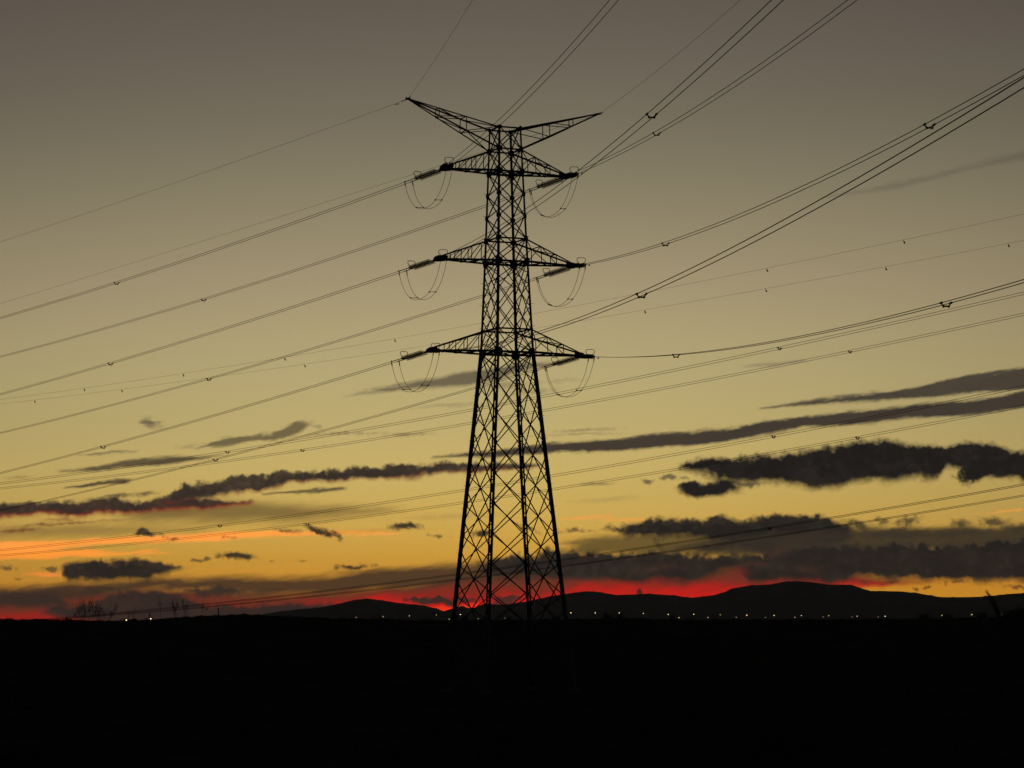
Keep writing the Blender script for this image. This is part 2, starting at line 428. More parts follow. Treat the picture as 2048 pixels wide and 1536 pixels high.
# ---- sky assembled from cells, each holding only the clouds that reach into it ----
def make_cell(box):
    global nt, U, V, col, LAST, nb, nf, ns, puff, WARP
    grp = bpy.data.node_groups.new('sky_cell', 'ShaderNodeTree')
    for nm, ty in (('U', 'NodeSocketFloat'), ('V', 'NodeSocketFloat'), ('Clear', 'NodeSocketColor')):
        grp.interface.new_socket(nm, in_out='INPUT', socket_type=ty)
    grp.interface.new_socket('Color', in_out='OUTPUT', socket_type='NodeSocketColor')
    nt = grp
    gi = nt.nodes.new('NodeGroupInput')
    go = nt.nodes.new('NodeGroupOutput')
    U, V, col = gi.outputs[0], gi.outputs[1], gi.outputs[2]
    LAST = None
    P = comb(U, V)
    Ps = comb(m('MULTIPLY', U, 0.22), m('ADD', V, m('MULTIPLY', U, -0.17)))      # drawn-out, tilted like the streaks
    nb, nbc = noise(P, 1 / 62.0, 7.0, 0.58)       # billows
    nf, nfc = noise(P, 1 / 13.0, 4.0, 0.62)      # fine
    ns, nsc = noise(Ps, 1 / 26.0, 6.0, 0.62)     # streaks
    vor = nt.nodes.new('ShaderNodeTexVoronoi')   # round heads
    vor.voronoi_dimensions = '2D'
    vor.feature = 'F1'
    vor.inputs['Scale'].default_value = 1 / 19.0
    vor.inputs['Detail'].default_value = 1.0
    vor.inputs['Roughness'].default_value = 0.5
    nt.links.new(P, vor.inputs['Vector'])
    puff = m('SUBTRACT', 0.5, vor.outputs['Distance'])
    WARP = {'C': warp(nbc, 46.0, 30.0, nfc, 5.0), 'S': warp(nsc, 60.0, 13.0, nfc, 5.0),
            'R': warp(nbc, 44.0, 20.0, nfc, 9.0), 'SOFT': warp(nsc, 90.0, 20.0)}
    for bb, mk in LAYERS:
        if hits(bb, box):
            mk(box)
    nt.links.new(col, go.inputs[0])
    return grp


INF = 1e6
XS = [-INF, 350, 700, 1060, 1390, 1720, INF]
YROWS = [(690, 880), (880, 1005), (1005, 1105), (1105, INF)]
cells = [[make_cell((XS[i], XS[i + 1], ya, yb)) for i in range(len(XS) - 1)] for ya, yb in YROWS]
wisp_cell = make_cell((1590, INF, 200, 690))

nt = w.node_tree
tc = nt.nodes.new('ShaderNodeTexCoord')
sp = nt.nodes.new('ShaderNodeSeparateXYZ')
nt.links.new(tc.outputs['Generated'], sp.inputs[0])
dx, dy, dz = sp.outputs
ysafe = m('MAXIMUM', dy, 0.05)
U = m('MULTIPLY', m('DIVIDE', dx, ysafe), F)
V = m('MULTIPLY', m('DIVIDE', dz, ysafe), F)
elev = m('MAXIMUM', m('DIVIDE', m('ARCSINE', dz), math.pi / 2), 0.0)
az = m('ARCTAN2', dx, dy)
AIR = lambda y: float(np.interp(y, [300, 680, 930, 1005, 1060, 1116, 1180, 1243], [1.01, 1.115, 1.19, 1.235, 1.285, 1.35, 1.4, 1.45]))   # lost again in the haze
base = ramp(elev, [(ep(y), L(*c, AIR(y))) for y, c in GRAD] + ZEN)
dusk = ramp(elev, [(0.0, L(34, 32, 36)), (0.15, L(36, 34, 37)), (0.4, L(26, 26, 31)), (1.0, L(20, 21, 26))])
# glow is centred on the place where the sun went down and falls off round the horizon
daz = m('SUBTRACT', az, math.radians(-1.0))
g = m('EXPONENT', m('MULTIPLY', m('MULTIPLY', daz, daz), -1.0 / math.radians(23.0) ** 2))
clear = mixc(g, dusk, base)
# physically based sky just after sunset, for the faint blue of the upper vault
sky = nt.nodes.new('ShaderNodeTexSky')
sky.sky_type = 'NISHITA'
sky.sun_disc = False
sky.sun_elevation = math.radians(-1.5)
sky.sun_rotation = math.radians(-3.5)
sky.dust_density = 2.0
add = nt.nodes.new('ShaderNodeMix')
add.data_type = 'RGBA'
add.blend_type = 'ADD'
add.inputs[0].default_value = 0.004
nt.links.new(clear, add.inputs[6])
nt.links.new(sky.outputs[0], add.inputs[7])
clear = add.outputs[2]


def bgnode(c):
    n = nt.nodes.new('ShaderNodeBackground')
    n.inputs['Strength'].default_value = 1.0
    nt.links.new(c, n.inputs['Color'])
    return n.outputs[0]


def cellbg(grp):
    n = nt.nodes.new('ShaderNodeGroup')
    n.node_tree = grp
    nt.links.new(U, n.inputs[0]); nt.links.new(V, n.inputs[1]); nt.links.new(clear, n.inputs[2])
    return bgnode(n.outputs[0])


def pick(cond, no, yes):
    n = nt.nodes.new('ShaderNodeMixShader')
    nt.links.new(cond, n.inputs[0])
    nt.links.new(no, n.inputs[1]); nt.links.new(yes, n.inputs[2])
    return n.outputs[0]


def uu(x):
    return (x - 1024.0)


def vv(y):
    return uv(1024, y)[1]


def cols(row):
    # balanced split over the columns
    def rec(i, j):
        if j - i == 1:
            return cellbg(row[i])
        k = (i + j) // 2
        return pick(m('GREATER_THAN', U, uu(XS[k])), rec(i, k), rec(k, j))
    return rec(0, len(row))


rows = [cols(r_) for r_ in cells]
low = pick(m('GREATER_THAN', V, vv(YROWS[2][0])), pick(m('GREATER_THAN', V, vv(YROWS[3][0])), rows[3], rows[2]),
           pick(m('GREATER_THAN', V, vv(YROWS[1][0])), rows[1], rows[0]))
plain = bgnode(clear)
wisp = pick(m('GREATER_THAN', U, uu(1600)), plain, cellbg(wisp_cell))
fr_ = pick(m('GREATER_THAN', V, vv(YROWS[0][0])), low, wisp)
inside = m('MULTIPLY', m('GREATER_THAN', dy, 0.72), m('MULTIPLY', m('GREATER_THAN', V, -60.0), m('LESS_THAN', V, vv(200))))
final = pick(inside, plain, fr_)
wo = nt.nodes.new('ShaderNodeOutputWorld')
nt.links.new(final, wo.inputs['Surface'])

# (the sun is below the horizon: no sun lamp)


# ------------------------------------------------------------------ helpers
def tag(o, label=None, cat=None, group=None, kind=None):
    if label: o['label'] = label
    if cat: o['category'] = cat
    if group: o['group'] = group
    if kind: o['kind'] = kind
    return o


def mat(name, colour, rough=0.8, metal=0.0, var=0.25, scale=3.0, bump=0.0, spec=0.3):
    mt = bpy.data.materials.new(name)
    mt.use_nodes = True
    t = mt.node_tree
    b = t.nodes['Principled BSDF']
    b.inputs['Roughness'].default_value = rough
    b.inputs['Metallic'].default_value = metal
    b.inputs['Specular IOR Level'].default_value = spec
    n = t.nodes.new('ShaderNodeTexNoise')
    n.inputs['Scale'].default_value = scale
    n.inputs['Detail'].default_value = 6
    tcn = t.nodes.new('ShaderNodeTexCoord')
    t.links.new(tcn.outputs['Object'], n.inputs['Vector'])
    r = t.nodes.new('ShaderNodeValToRGB')
    r.color_ramp.elements[0].position = 0.3
    r.color_ramp.elements[1].position = 0.7
    r.color_ramp.elements[0].color = tuple(c * (1 - var) for c in colour) + (1,)
    r.color_ramp.elements[1].color = tuple(c * (1 + var) for c in colour) + (1,)
    t.links.new(n.outputs['Fac'], r.inputs[0])
    t.links.new(r.outputs[0], b.inputs['Base Color'])
    if bump:
        bp = t.nodes.new('ShaderNodeBump')
        bp.inputs['Strength'].default_value = bump
        t.links.new(n.outputs['Fac'], bp.inputs['Height'])
        t.links.new(bp.outputs[0], b.inputs['Normal'])
    return mt


STEEL = mat('weathered_galvanised_steel', (0.11, 0.105, 0.10), 0.75, 0.0, 0.3, 4.0)
WIRE = mat('weathered_aluminium_wire', (0.09, 0.085, 0.08), 0.7, 0.0, 0.2, 2.0)
CONC = mat('weathered_concrete', (0.13, 0.125, 0.115), 0.9, 0, 0.25, 5.0, 0.2)
SOIL = mat('dark_scrub_soil', (0.048, 0.043, 0.033), 0.95, 0, 0.4, 0.15, 0.3, 0.0)
HILL = mat('wooded_hillside', (0.055, 0.055, 0.042), 0.95, 0, 0.35, 0.004, 0.0, 0.0)
GRASS = mat('dry_grass', (0.09, 0.08, 0.05), 0.9, 0, 0.3, 1.0, 0, 0.0)
BARK = mat('dark_bark', (0.035, 0.03, 0.025), 0.95, 0, 0.3, 3.0, 0, 0.0)
LEAF = mat('dark_evergreen_leaves', (0.035, 0.042, 0.025), 0.9, 0, 0.35, 0.8, 0, 0.0)
POLE = mat('lamp_post_steel', (0.15, 0.15, 0.15), 0.6, 0, 0.2, 2.0)

GLASS = bpy.data.materials.new('insulator_glass')
GLASS.use_nodes = True
_t = GLASS.node_tree
_t.nodes.clear()
_o = _t.nodes.new('ShaderNodeOutputMaterial')
_tr = _t.nodes.new('ShaderNodeBsdfTransparent')
_tr.inputs['Color'].default_value = (0.915, 0.91, 0.9, 1)
_gs = _t.nodes.new('ShaderNodeBsdfGlossy')
_gs.inputs['Roughness'].default_value = 0.1
_gl = _t.nodes.new('ShaderNodeMixShader')
_gl.inputs[0].default_value = 0.03
_t.links.new(_tr.outputs[0], _gl.inputs[1])
_t.links.new(_gs.outputs[0], _gl.inputs[2])
_nz = _t.nodes.new('ShaderNodeTexNoise')
_nz.inputs['Scale'].default_value = 9.0
_df = _t.nodes.new('ShaderNodeBsdfDiffuse')
_df.inputs['Color'].default_value = (0.10, 0.10, 0.085, 1)
_mx = _t.nodes.new('ShaderNodeMixShader')
_mr = _t.nodes.new('ShaderNodeMapRange')
_mr.inputs[3].default_value = 0.07
_mr.inputs[4].default_value = 0.22
_t.links.new(_nz.outputs['Fac'], _mr.inputs[0])
_t.links.new(_mr.outputs[0], _mx.inputs[0])
_t.links.new(_gl.outputs[0], _mx.inputs[1])
_t.links.new(_df.outputs[0], _mx.inputs[2])
_t.links.new(_mx.outputs[0], _o.inputs[0])


def emit(name, colour, strength):
    mt = bpy.data.materials.new(name)
    mt.use_nodes = True
    t = mt.node_tree
    t.nodes.clear()
    o = t.nodes.new('ShaderNodeOutputMaterial')
    e = t.nodes.new('ShaderNodeEmission')
    e.inputs[0].default_value = colour
    e.inputs[1].default_value = strength
    t.links.new(e.outputs[0], o.inputs[0])
    return mt


class MB:
    def __init__(s):
        s.v = []; s.f = []

    def add(s, vs, fs):
        k = len(s.v)
        s.v += [tuple(q) for q in vs]
        s.f += [tuple(i + k for i in q) for q in fs]

    def frame(s, p, q, ref):
        p, q = Vector(p), Vector(q)
        d = (q - p).normalized()
        ref = Vector(ref)
        a = ref - d * ref.dot(d)
        if a.length < 1e-5:
            a = d.orthogonal()
        a.normalize()
        return p, q, d, a, d.cross(a)

    def bar(s, p, q, wa, wb, ref=(0, 0, 1)):
        p, q, d, a, b = s.frame(p, q, ref)
        vs = []
        for o in (p, q):
            for i, j in ((-1, -1), (1, -1), (1, 1), (-1, 1)):
                vs.append(o + a * (i * wa / 2) + b * (j * wb / 2))
        s.add(vs, [(0, 1, 2, 3), (7, 6, 5, 4), (0, 4, 5, 1), (1, 5, 6, 2), (2, 6, 7, 3), (3, 7, 4, 0)])

    def angle(s, p, q, wd, th, ref, w2=None):
        """rolled L section; ref = bisector pointing to the heel"""
        p, q, d, a, b = s.frame(p, q, ref)
        e1 = (a + b).normalized(); e2 = (a - b).normalized()
        vs = []
        for o, ww in ((p, wd), (q, w2 or wd)):
            heel = o + (e1 + e2) * (ww * 0.25)
            for x, y in ((0, 0), (ww, 0), (ww, th), (th, th), (th, ww), (0, ww)):
                vs.append(heel - e1 * x - e2 * y)
        fs = [(5, 4, 3, 2, 1, 0), (6, 7, 8, 9, 10, 11)]
        for i in range(6):
            j = (i + 1) % 6
            fs.append((i, j, j + 6, i + 6))
        s.add(vs, fs)

    def tube(s, pts, rad, n=6, cap=True, ref=(0, 0, 1)):
        pts = [Vector(p) for p in pts]
        k0 = len(s.v)
        for i, p in enumerate(pts):
            d = (pts[min(i + 1, len(pts) - 1)] - pts[max(i - 1, 0)]).normalized()
            rv = Vector(ref)
            a = rv - d * rv.dot(d)
            if a.length < 1e-4:
                a = d.orthogonal()
            a.normalize()
            b = d.cross(a)
            r = rad[i] if isinstance(rad, (list, tuple)) else rad
            for j in range(n):
                t = 2 * math.pi * j / n
                s.v.append(tuple(p + a * (r * math.cos(t)) + b * (r * math.sin(t))))
        for i in range(len(pts) - 1):
            for j in range(n):
                j2 = (j + 1) % n
                s.f.append((k0 + i * n + j, k0 + i * n + j2, k0 + (i + 1) * n + j2, k0 + (i + 1) * n + j))
        if cap:
            s.f.append(tuple(k0 + j for j in reversed(range(n))))
            e = k0 + (len(pts) - 1) * n
            s.f.append(tuple(e + j for j in range(n)))

    def lathe(s, p, d, prof, n=12):
        """prof = [(along, radius)...] about axis d from p"""
        p = Vector(p); d = Vector(d).normalized()
        a = d.orthogonal().normalized(); b = d.cross(a)
        k0 = len(s.v)
        for (t, r) in prof:
            for j in range(n):
                q = 2 * math.pi * j / n
                s.v.append(tuple(p + d * t + a * (r * math.cos(q)) + b * (r * math.sin(q))))
        for i in range(len(prof) - 1):
            for j in range(n):
                j2 = (j + 1) % n
                s.f.append((k0 + i * n + j, k0 + i * n + j2, k0 + (i + 1) * n + j2, k0 + (i + 1) * n + j))
        s.f.append(tuple(k0 + j for j in reversed(range(n))))
        e = k0 + (len(prof) - 1) * n
        s.f.append(tuple(e + j for j in range(n)))

    def plate(s, pts, nrm, th):
        nrm = Vector(nrm).normalized() * (th / 2)
        pts = [Vector(q) for q in pts]
        n = len(pts)
        s.add([q + nrm for q in pts] + [q - nrm for q in pts],
              [tuple(range(n)), tuple(reversed(range(n, 2 * n)))] + [(i, i + n, (i + 1) % n + n, (i + 1) % n) for i in range(n)])

    def build(s, name, material, parent=None, smooth=False):
        me = bpy.data.meshes.new(name)
        me.from_pydata(s.v, [], s.f)
        me.materials.append(material)
        if smooth:
            for p in me.polygons:
                p.use_smooth = True
        me.update()
        o = bpy.data.objects.new(name, me)
        C.objects.link(o)
        if parent:
            o.parent = parent
        return o


def empty(name, loc, rz=0.0):
    o = bpy.data.objects.new(name, None)
    C.objects.link(o)
    o.location = loc
    o.rotation_euler = (0, 0, rz)
    o.empty_display_size = 0.3
    return o


# ------------------------------------------------------------------ ground
RIDGE = [(-2000, 1238), (-700, 1240), (-200, 1241), (0, 1240), (60, 1240), (140, 1240), (240, 1243), (300, 1240), (350, 1236), (420, 1231.5), (480, 1231), (560, 1233),
         (640, 1236), (700, 1239), (780, 1241), (900, 1240.5), (1030, 1240), (1140, 1238.5), (1220, 1237), (1300, 1238.5), (1420, 1240), (1600, 1240), (1750, 1240), (1880, 1239),
         (1980, 1236), (2048, 1234), (2400, 1232), (4000, 1236)]
R0 = 470.0
_raz = np.array([math.atan2(ray(x, y).x, ray(x, y).y) for x, y in RIDGE])
_rz = np.array([at_range(x, y, R0).z for x, y in RIDGE])


def ridge_z(a):
    return float(np.interp(a, _raz, _rz))


def hsh(i, j):
    return math.modf(abs(math.sin(i * 127.1 + j * 311.7) * 43758.5453))[0]


def vnoise(x, y):
    i, j = math.floor(x), math.floor(y)
    fx, fy = x - i, y - j
    fx, fy = fx * fx * (3 - 2 * fx), fy * fy * (3 - 2 * fy)
    return (hsh(i, j) * (1 - fx) + hsh(i + 1, j) * fx) * (1 - fy) + (hsh(i, j + 1) * (1 - fx) + hsh(i + 1, j + 1) * fx) * fy


def ground_z(x, y):
    r = math.hypot(x, y)
    a = math.atan2(x, y)
    z = 3.25 * math.exp(-(r / 55.0) ** 2)
    rz = ridge_z(a) if abs(a) < 1.2 else 4.0
    k = math.exp(-((r - R0) / 130.0) ** 2)
    z += (rz - 0.03) * k
    if r > R0:
        z = max(z, 1.2 * (1 - math.exp(-((r - R0) / 400.0) ** 2)))
        if r > 3000:
            z += min(1.0, (r - 3000) / 5000) * 1.5
    z += (vnoise(x / 9.0, y / 9.0) - 0.5) * 0.35 * (1 - k) * min(1.0, abs(r - 183) / 12.0) * (1 if r < 300 else 0.4)
    return z


rad = [0.0]
r = 0.6
while r < 14000:
    rad.append(r)
    r *= 1.045 if r < 300 else (1.025 if r < 700 else 1.06)
nA = 240
azs = []
for i in range(nA):                 # finer in front of the camera
    t = -1 + 2 * i / nA
    azs.append(math.pi * (0.12 * t + 0.88 * t ** 3))
gv = [(0, 0, ground_z(0, 0))]
gf = []
for ri in rad[1:]:
    for a in azs:
        x, y = ri * math.sin(a), ri * math.cos(a)
        gv.append((x, y, ground_z(x, y)))
for j in range(nA):
    gf.append((0, 1 + (j + 1) % nA, 1 + j))
for i in range(len(rad) - 2):
    for j in range(nA):
        a0 = 1 + i * nA + j; a1 = 1 + i * nA + (j + 1) % nA
        gf.append((a0, a1, a1 + nA, a0 + nA))
gb = MB(); gb.v = gv; gb.f = gf
tag(gb.build('ground', SOIL, None, True), kind='structure')

# ------------------------------------------------------------------ hills on the skyline
HILLS = [
    (8600.0, [(380, 1246), (500, 1234), (560, 1222.5), (640, 1215), (680, 1207), (705, 1201), (735, 1197), (765, 1201), (790, 1205), (850, 1211.5), (875, 1218), (900, 1227), (960, 1240)]),
    (9400.0, [(780, 1245), (830, 1238), (870, 1227), (889, 1222), (905, 1217), (925, 1211.5), (935, 1216), (943, 1217), (955, 1213), (970, 1207), (1000, 1209.5), (1024, 1207.5), (1061, 1202), (1094, 1194), (1134, 1187.5), (1172, 1182.5),
              (1195, 1184), (1233, 1190), (1265, 1189), (1298, 1187.5), (1349, 1191), (1380, 1196), (1420, 1204), (1500, 1220), (1600, 1240)]),
    (8900.0, [(1240, 1240), (1330, 1210), (1382, 1196), (1427, 1190.5), (1450, 1184), (1464, 1177), (1498, 1171.5), (1539, 1169), (1574, 1163), (1597, 1162.5), (1628, 1165), (1659, 1169.5), (1703, 1169.5), (1720, 1176), (1741, 1182),
              (1803, 1183), (1840, 1187.5), (1881, 1194.5), (1929, 1194.5), (1973, 1193), (2014, 1188.5), (2048, 1186), (2150, 1176), (2300, 1172), (2500, 1186), (2750, 1210), (3000, 1240)]),
]
for hi, (D, prof) in enumerate(HILLS):
    ha = np.array([math.atan2(ray(x, y).x, ray(x, y).y) for x, y in prof])
    hz = np.array([at_range(x, y, D).z for x, y in prof])
    b = MB()
    nc = int((prof[-1][0] - prof[0][0]) / 2.2)
    rows = [-2200, -1700, -1250, -850, -520, -260, -100, 0, 140, 420, 900, 1500, 2200]
    for i in range(nc + 1):
        a = ha[0] + (ha[-1] - ha[0]) * i / nc
        zt = float(np.interp(a, ha, hz))
        for dr in rows:
            q = max(0.0, 1 - abs(dr) / 2200.0)
            sh = q * q * (3 - 2 * q)
            rr = D + dr
            z = -12 + (zt + 12) * sh
            n = (vnoise(a * 300 + hi * 9, rr / 260.0) - 0.5)
            z += n * 22 * sh * (1 - sh) * 2.2
            if dr == 0:
                z += (vnoise(a * F / 4.0, 3.3 + hi) - 0.5) * 3.4 + (vnoise(a * F / 11.0, 7.3) - 0.5) * 3.4
            b.v.append((rr * math.sin(a), rr * math.cos(a), z))
    nr = len(rows)
    for i in range(nc):
        for j in range(nr - 1):
            k = i * nr + j
            b.f.append((k, k + nr, k + nr + 1, k + 1))
    tag(b.build('hill', HILL, None, False), kind='structure')

# ------------------------------------------------------------------ pylon
TH = math.radians(24.715)
TX, TY = -0.328, 183.0
BASE = -4.63 + H                          # top of the footings
ZL = [z + H for z in (33.842, 32.337, 30.773, 26.107, 24.52, 19.839, 18.247)]
tower = empty('lattice_pylon', (TX, TY, 0), TH)
tag(tower, 'tall steel lattice pylon with three tiers of crossarms and two raised top arms', 'pylon')


def hw(z):
    if z >= ZL[6]:
        return float(np.interp(-z, [-ZL[0], -ZL[2], -ZL[6]], [0.809, 0.901, 1.341]))
    return 1.352 + (ZL[6] - z) / (ZL[6] - BASE) * (3.285 - 1.352)


CORN = {'A': (-1, 1), 'B': (-1, -1), 'C': (1, 1), 'D': (1, -1)}


def cn(k, z, off=0.0):
    s = CORN[k]
    h = hw(z) + off
    return Vector((s[0] * h, s[1] * h, z))


rn = random.Random(3)
for k, s in CORN.items():
    out = Vector((s[0], s[1], 0)).normalized()
    b = MB()
    b.angle(cn(k, ZL[6] - 0.3), cn(k, ZL[3]), 0.165, 0.03, out, 0.145)
    b.angle(cn(k, ZL[3] + 0.002), cn(k, ZL[0] + 0.1), 0.14, 0.028, out, 0.12)
    tan_ = Vector((-s[1], s[0], 0)).normalized()
    # lower leg: twin sections with a gap, tied by battens
    for q in (-1, 1):
        p0 = cn(k, BASE - 0.25); p1 = cn(k, ZL[6])
        b.bar(p0 + tan_ * (q * 0.09) + out * 0.09, p1 + tan_ * (q * 0.082) + out * 0.09, 0.03, 0.114, out)
        b.bar(p0 + tan_ * (q * 0.134), p1 + tan_ * (q * 0.126), 0.2, 0.026, out)
    z = BASE + 0.4
    lego = b.build('leg', STEEL, tower)
    while z < ZL[6] - 0.5:
        c0 = cn(k, z)
        bt = MB()
        c0 = c0 + out * 0.064
        bt.bar(c0 + Vector((0, 0, -0.05)), c0 + Vector((0, 0, 0.05)), 0.018, 0.2, out)
        bt.build('batten', STEEL, lego)
        z += 0.62 if rn.random() < 0.8 else 0.8
    # step bolts / gusset plates
FACES = [('B', 'D', (0, -1, 0)), ('A', 'C', (0, 1, 0)), ('A', 'B', (-1, 0, 0)), ('C', 'D', (1, 0, 0))]


def brace(p, q, wd, nrm, parent=tower, name='brace', sh=0.0):
    b = MB()
    n = Vector(nrm)
    p = Vector(p) + n * sh; q = Vector(q) + n * sh
    b.bar(p, q, wd, 0.022, (q - p).cross(n))
    b.bar(p - n * (wd * 0.42), q - n * (wd * 0.42), 0.02, wd * 0.8, (q - p).cross(n))
    return b.build(name, STEEL, parent)


def xpanel(k1, k2, z0, z1, wd, nrm):
    brace(cn(k1, z0, -0.02), cn(k2, z1, -0.02), wd, nrm, sh=0.05)
    brace(cn(k2, z0, -0.02), cn(k1, z1, -0.02), wd, nrm, sh=-0.03)


def lv(a, b, n):
    return [a + (b - a) * i / n for i in range(n + 1)]


segs = [lv(ZL[0], ZL[1], 1), lv(ZL[1], ZL[2], 1), lv(ZL[2], ZL[3], 3), lv(ZL[3], ZL[4], 1)]
for k1, k2, nrm in FACES:
    for sg in segs:
        for a, b_ in zip(sg[:-1], sg[1:]):
            xpanel(k1, k2, a, b_, 0.075, nrm)
    side = nrm[0] != 0

    def lattice(za, zb, n, wd):
        """double-intersection lattice: every diagonal crosses two node intervals"""
        zs = lv(za, zb, n)
        if side:                                  # nodes of these faces lie half-way between
            h2 = (zs[0] - zs[1]) / 2
            zs = [za] + [za - h2 - i * 2 * h2 for i in range(n)] + [zb]
        for i in range(len(zs) - 2):
            xpanel(k1, k2, zs[i], zs[i + 2], wd, nrm)
        xpanel(k1, k2, zs[0], zs[1], wd, nrm)
        xpanel(k1, k2, zs[-2], zs[-1], wd, nrm)
    lattice(ZL[4], ZL[6], 4, 0.062)
    lattice(ZL[6], BASE + 0.1, 11, 0.07)
    # horizontal struts
    for li, z in enumerate(ZL):
        p, q = cn(k1, z), cn(k2, z)
        b = MB()
        b.angle(p, q, 0.11 if li in (2, 4, 6) else 0.085, 0.022, nrm)
        b.build('strut', STEEL, tower)
# plan bracing
for z in (ZL[2], ZL[4], ZL[6]):
    brace(cn('A', z + 0.04, -0.1), cn('D', z + 0.04, -0.1), 0.06, (0, 0, 1), name='plan_brace')
    brace(cn('B', z - 0.04, -0.1), cn('C', z - 0.04, -0.1), 0.06, (0, 0, 1), name='plan_brace')
# gusset plates at the joints
gz = [(ZL[0], .15), (ZL[1], .21), (ZL[2], .25), (ZL[3], .2), (ZL[4], .28), (ZL[5], .13), (ZL[6], .33)]
gz += [(z, .155) for z in lv(ZL[2], ZL[3], 3)[1:-1]]
for z, g_ in gz:
    for k, s in CORN.items():
        c0 = cn(k, z)
        b = MB()
        for ax in (0, 1):
            nn = Vector((0, s[1], 0)) if ax == 0 else Vector((s[0], 0, 0))
            tt = Vector((-s[0], 0, 0)) if ax == 0 else Vector((0, -s[1], 0))
            o_ = c0 + nn * 0.075 + tt * (g_ * 0.25)
            pts = [o_ + tt * (x * g_) + Vector((0, 0, y * g_)) for x, y in ((-.55, -.75), (-.1, -1), (.55, -.75), (.9, -.25), (.9, .25), (.55, .75), (-.1, 1), (-.55, .75))]
            b.plate(pts, nn, 0.03)
        b.build('gusset_plate', STEEL, tower)
# small gussets down the lower legs
zl = lv(ZL[6], BASE + 0.1, 11)
for i, z in enumerate(zl[1:-1]):
    for k, s in CORN.items():
        c0 = cn(k, z, -0.08)
        b = MB()
        nn = Vector((0, s[1], 0)); tt = Vector((-s[0], 0, 0))
        o_ = c0 + nn * 0.11
        b.plate([o_ + tt * x + Vector((0, 0, y)) for x, y in ((-.12, -.22), (.06, -.22), (.16, 0), (.06, .22), (-.12, .22))], nn, 0.02)
        nn = Vector((s[0], 0, 0)); tt = Vector((0, -s[1], 0))
        zz = z - (zl[0] - zl[1]) / 2
        o_ = cn(k, zz, -0.08) + nn * 0.11
        b.plate([o_ + tt * x + Vector((0, 0, y)) for x, y in ((-.12, -.3), (.06, -.3), (.17, 0), (.06, .3), (-.12, .3))], nn, 0.02)
        b.build('gusset_plate', STEEL, tower)
# concrete footings
for k, s in CORN.items():
    c0 = cn(k, BASE)
    b = MB()
    b.lathe((c0.x, c0.y, -0.7), (0, 0, 1), [(0, 0.5), (0.74, 0.46), (0.95, 0.36), (1.0, 0.3)], 10)
    b.build('footing', CONC, tower)
# step bolts up one leg
b = MB()
z = BASE + 3.0
while z < ZL[0]:
    for k in ('A', 'D'):
        s = CORN[k]
        c0 = cn(k, z, 0.06)
        b.bar(c0, c0 + Vector((s[0] * 0.17, 0, 0)), 0.022, 0.022)
    z += 1.55
b.build('step_bolts', STEEL, tower)

ARM = [7.272, 4.671, 5.152, 5.742]
EZ = 35.412 + H
ATZ = [EZ, ZL[2], ZL[4], ZL[6]]
TOPZ = [ZL[0], ZL[1], ZL[3], ZL[5]]
BOTZ = [ZL[1], ZL[2], ZL[4], ZL[6]]
for side in (-1, 1):
    kn, kf = ('B', 'A') if side < 0 else ('D', 'C')
    for l in range(4):
        arm = empty('crossarm', (0, 0, 0))
        arm.parent = tower
        tz = ATZ[l]
        tip = Vector((side * ARM[l], 0, tz))
        gap = 0.09 if l else 0.05
        tn, tf = tip + Vector((0, -gap, 0)), tip + Vector((0, gap, 0))
        up = Vector((0, 0, 0.16 if l else 0.05))
        ch = {'bn': (cn(kn, BOTZ[l]), tn), 'bf': (cn(kf, BOTZ[l]), tf), 'tn': (cn(kn, TOPZ[l]), tn + up), 'tf': (cn(kf, TOPZ[l]), tf + up)}
        for key, (p, q) in ch.items():
            b = MB()
            wd = (0.125 if key[0] == 'b' else 0.1) if l else 0.09
            b.angle(p, q, wd, 0.024, Vector((0, -1 if key[1] == 'n' else 1, -0.6 if key[0] == 'b' else 0.6)), wd * 0.85)
            b.build('chord', STEEL, arm)
        pt = lambda key, t: ch[key][0].lerp(ch[key][1], t)
        fr = (0.28, 0.5, 0.72) if l else (0.36, 0.66)
        if l and side > 0:
            fr = (0.3, 0.62)
        prev = 0.0
        for i, t in enumerate(fr):
            for sd in 'nf':
                brace(pt('b' + sd, t), pt('t' + sd, t), 0.06, (0, -1 if sd == 'n' else 1, 0), arm, 'lacing')
                if l == 0 or i > 0 or side < 0:
                    brace(pt('t' + sd, prev), pt('b' + sd, t), 0.055, (0, -1 if sd == 'n' else 1, 0), arm, 'lacing')
                else:
                    brace(pt('b' + sd, prev), pt('t' + sd, t), 0.055, (0, -1 if sd == 'n' else 1, 0), arm, 'lacing')
            for tb in 'bt':
                brace(pt(tb + 'n', t), pt(tb + 'f', t), 0.065, (0, 0, 1), arm, 'lacing', 0.02)
                a_, c_ = ('n', 'f') if (i + (tb == 't')) % 2 else ('f', 'n')
                brace(pt(tb + a_, prev), pt(tb + c_, t), 0.06, (0, 0, 1), arm, 'lacing', -0.02)
            prev = t
        # tip fitting
        b = MB()
        if l:
            d_ = Vector((side, 0, 0))
            b.plate([tip + d_ * x + Vector((0, 0, y)) for x, y in ((-.5, .28), (.0, .24), (.22, .1), (.22, -.1), (.0, -.16), (-.55, -.1))], (0, 1, 0), 0.24)
            b.bar(tip + Vector((side * .12, -.28, -.02)), tip + Vector((side * .12, .28, -.02)), 0.14, 0.16)
        else:
            b.bar(tip + Vector((-side * .25, 0, -.02)), tip + Vector((side * .14, 0, .04)), 0.12, 0.14)
            b.bar(tip + Vector((side * .1, 0, .0)), tip + Vector((side * .1, 0, .16)), 0.05, 0.05)
        b.build('tip_plate', STEEL, arm)

# ------------------------------------------------------------------ spans
cT, sT = math.cos(TH), math.sin(TH)


def tw(a, b_, z):
    return Vector((TX + a * cT - b_ * sT, TY + a * sT + b_ * cT, z))


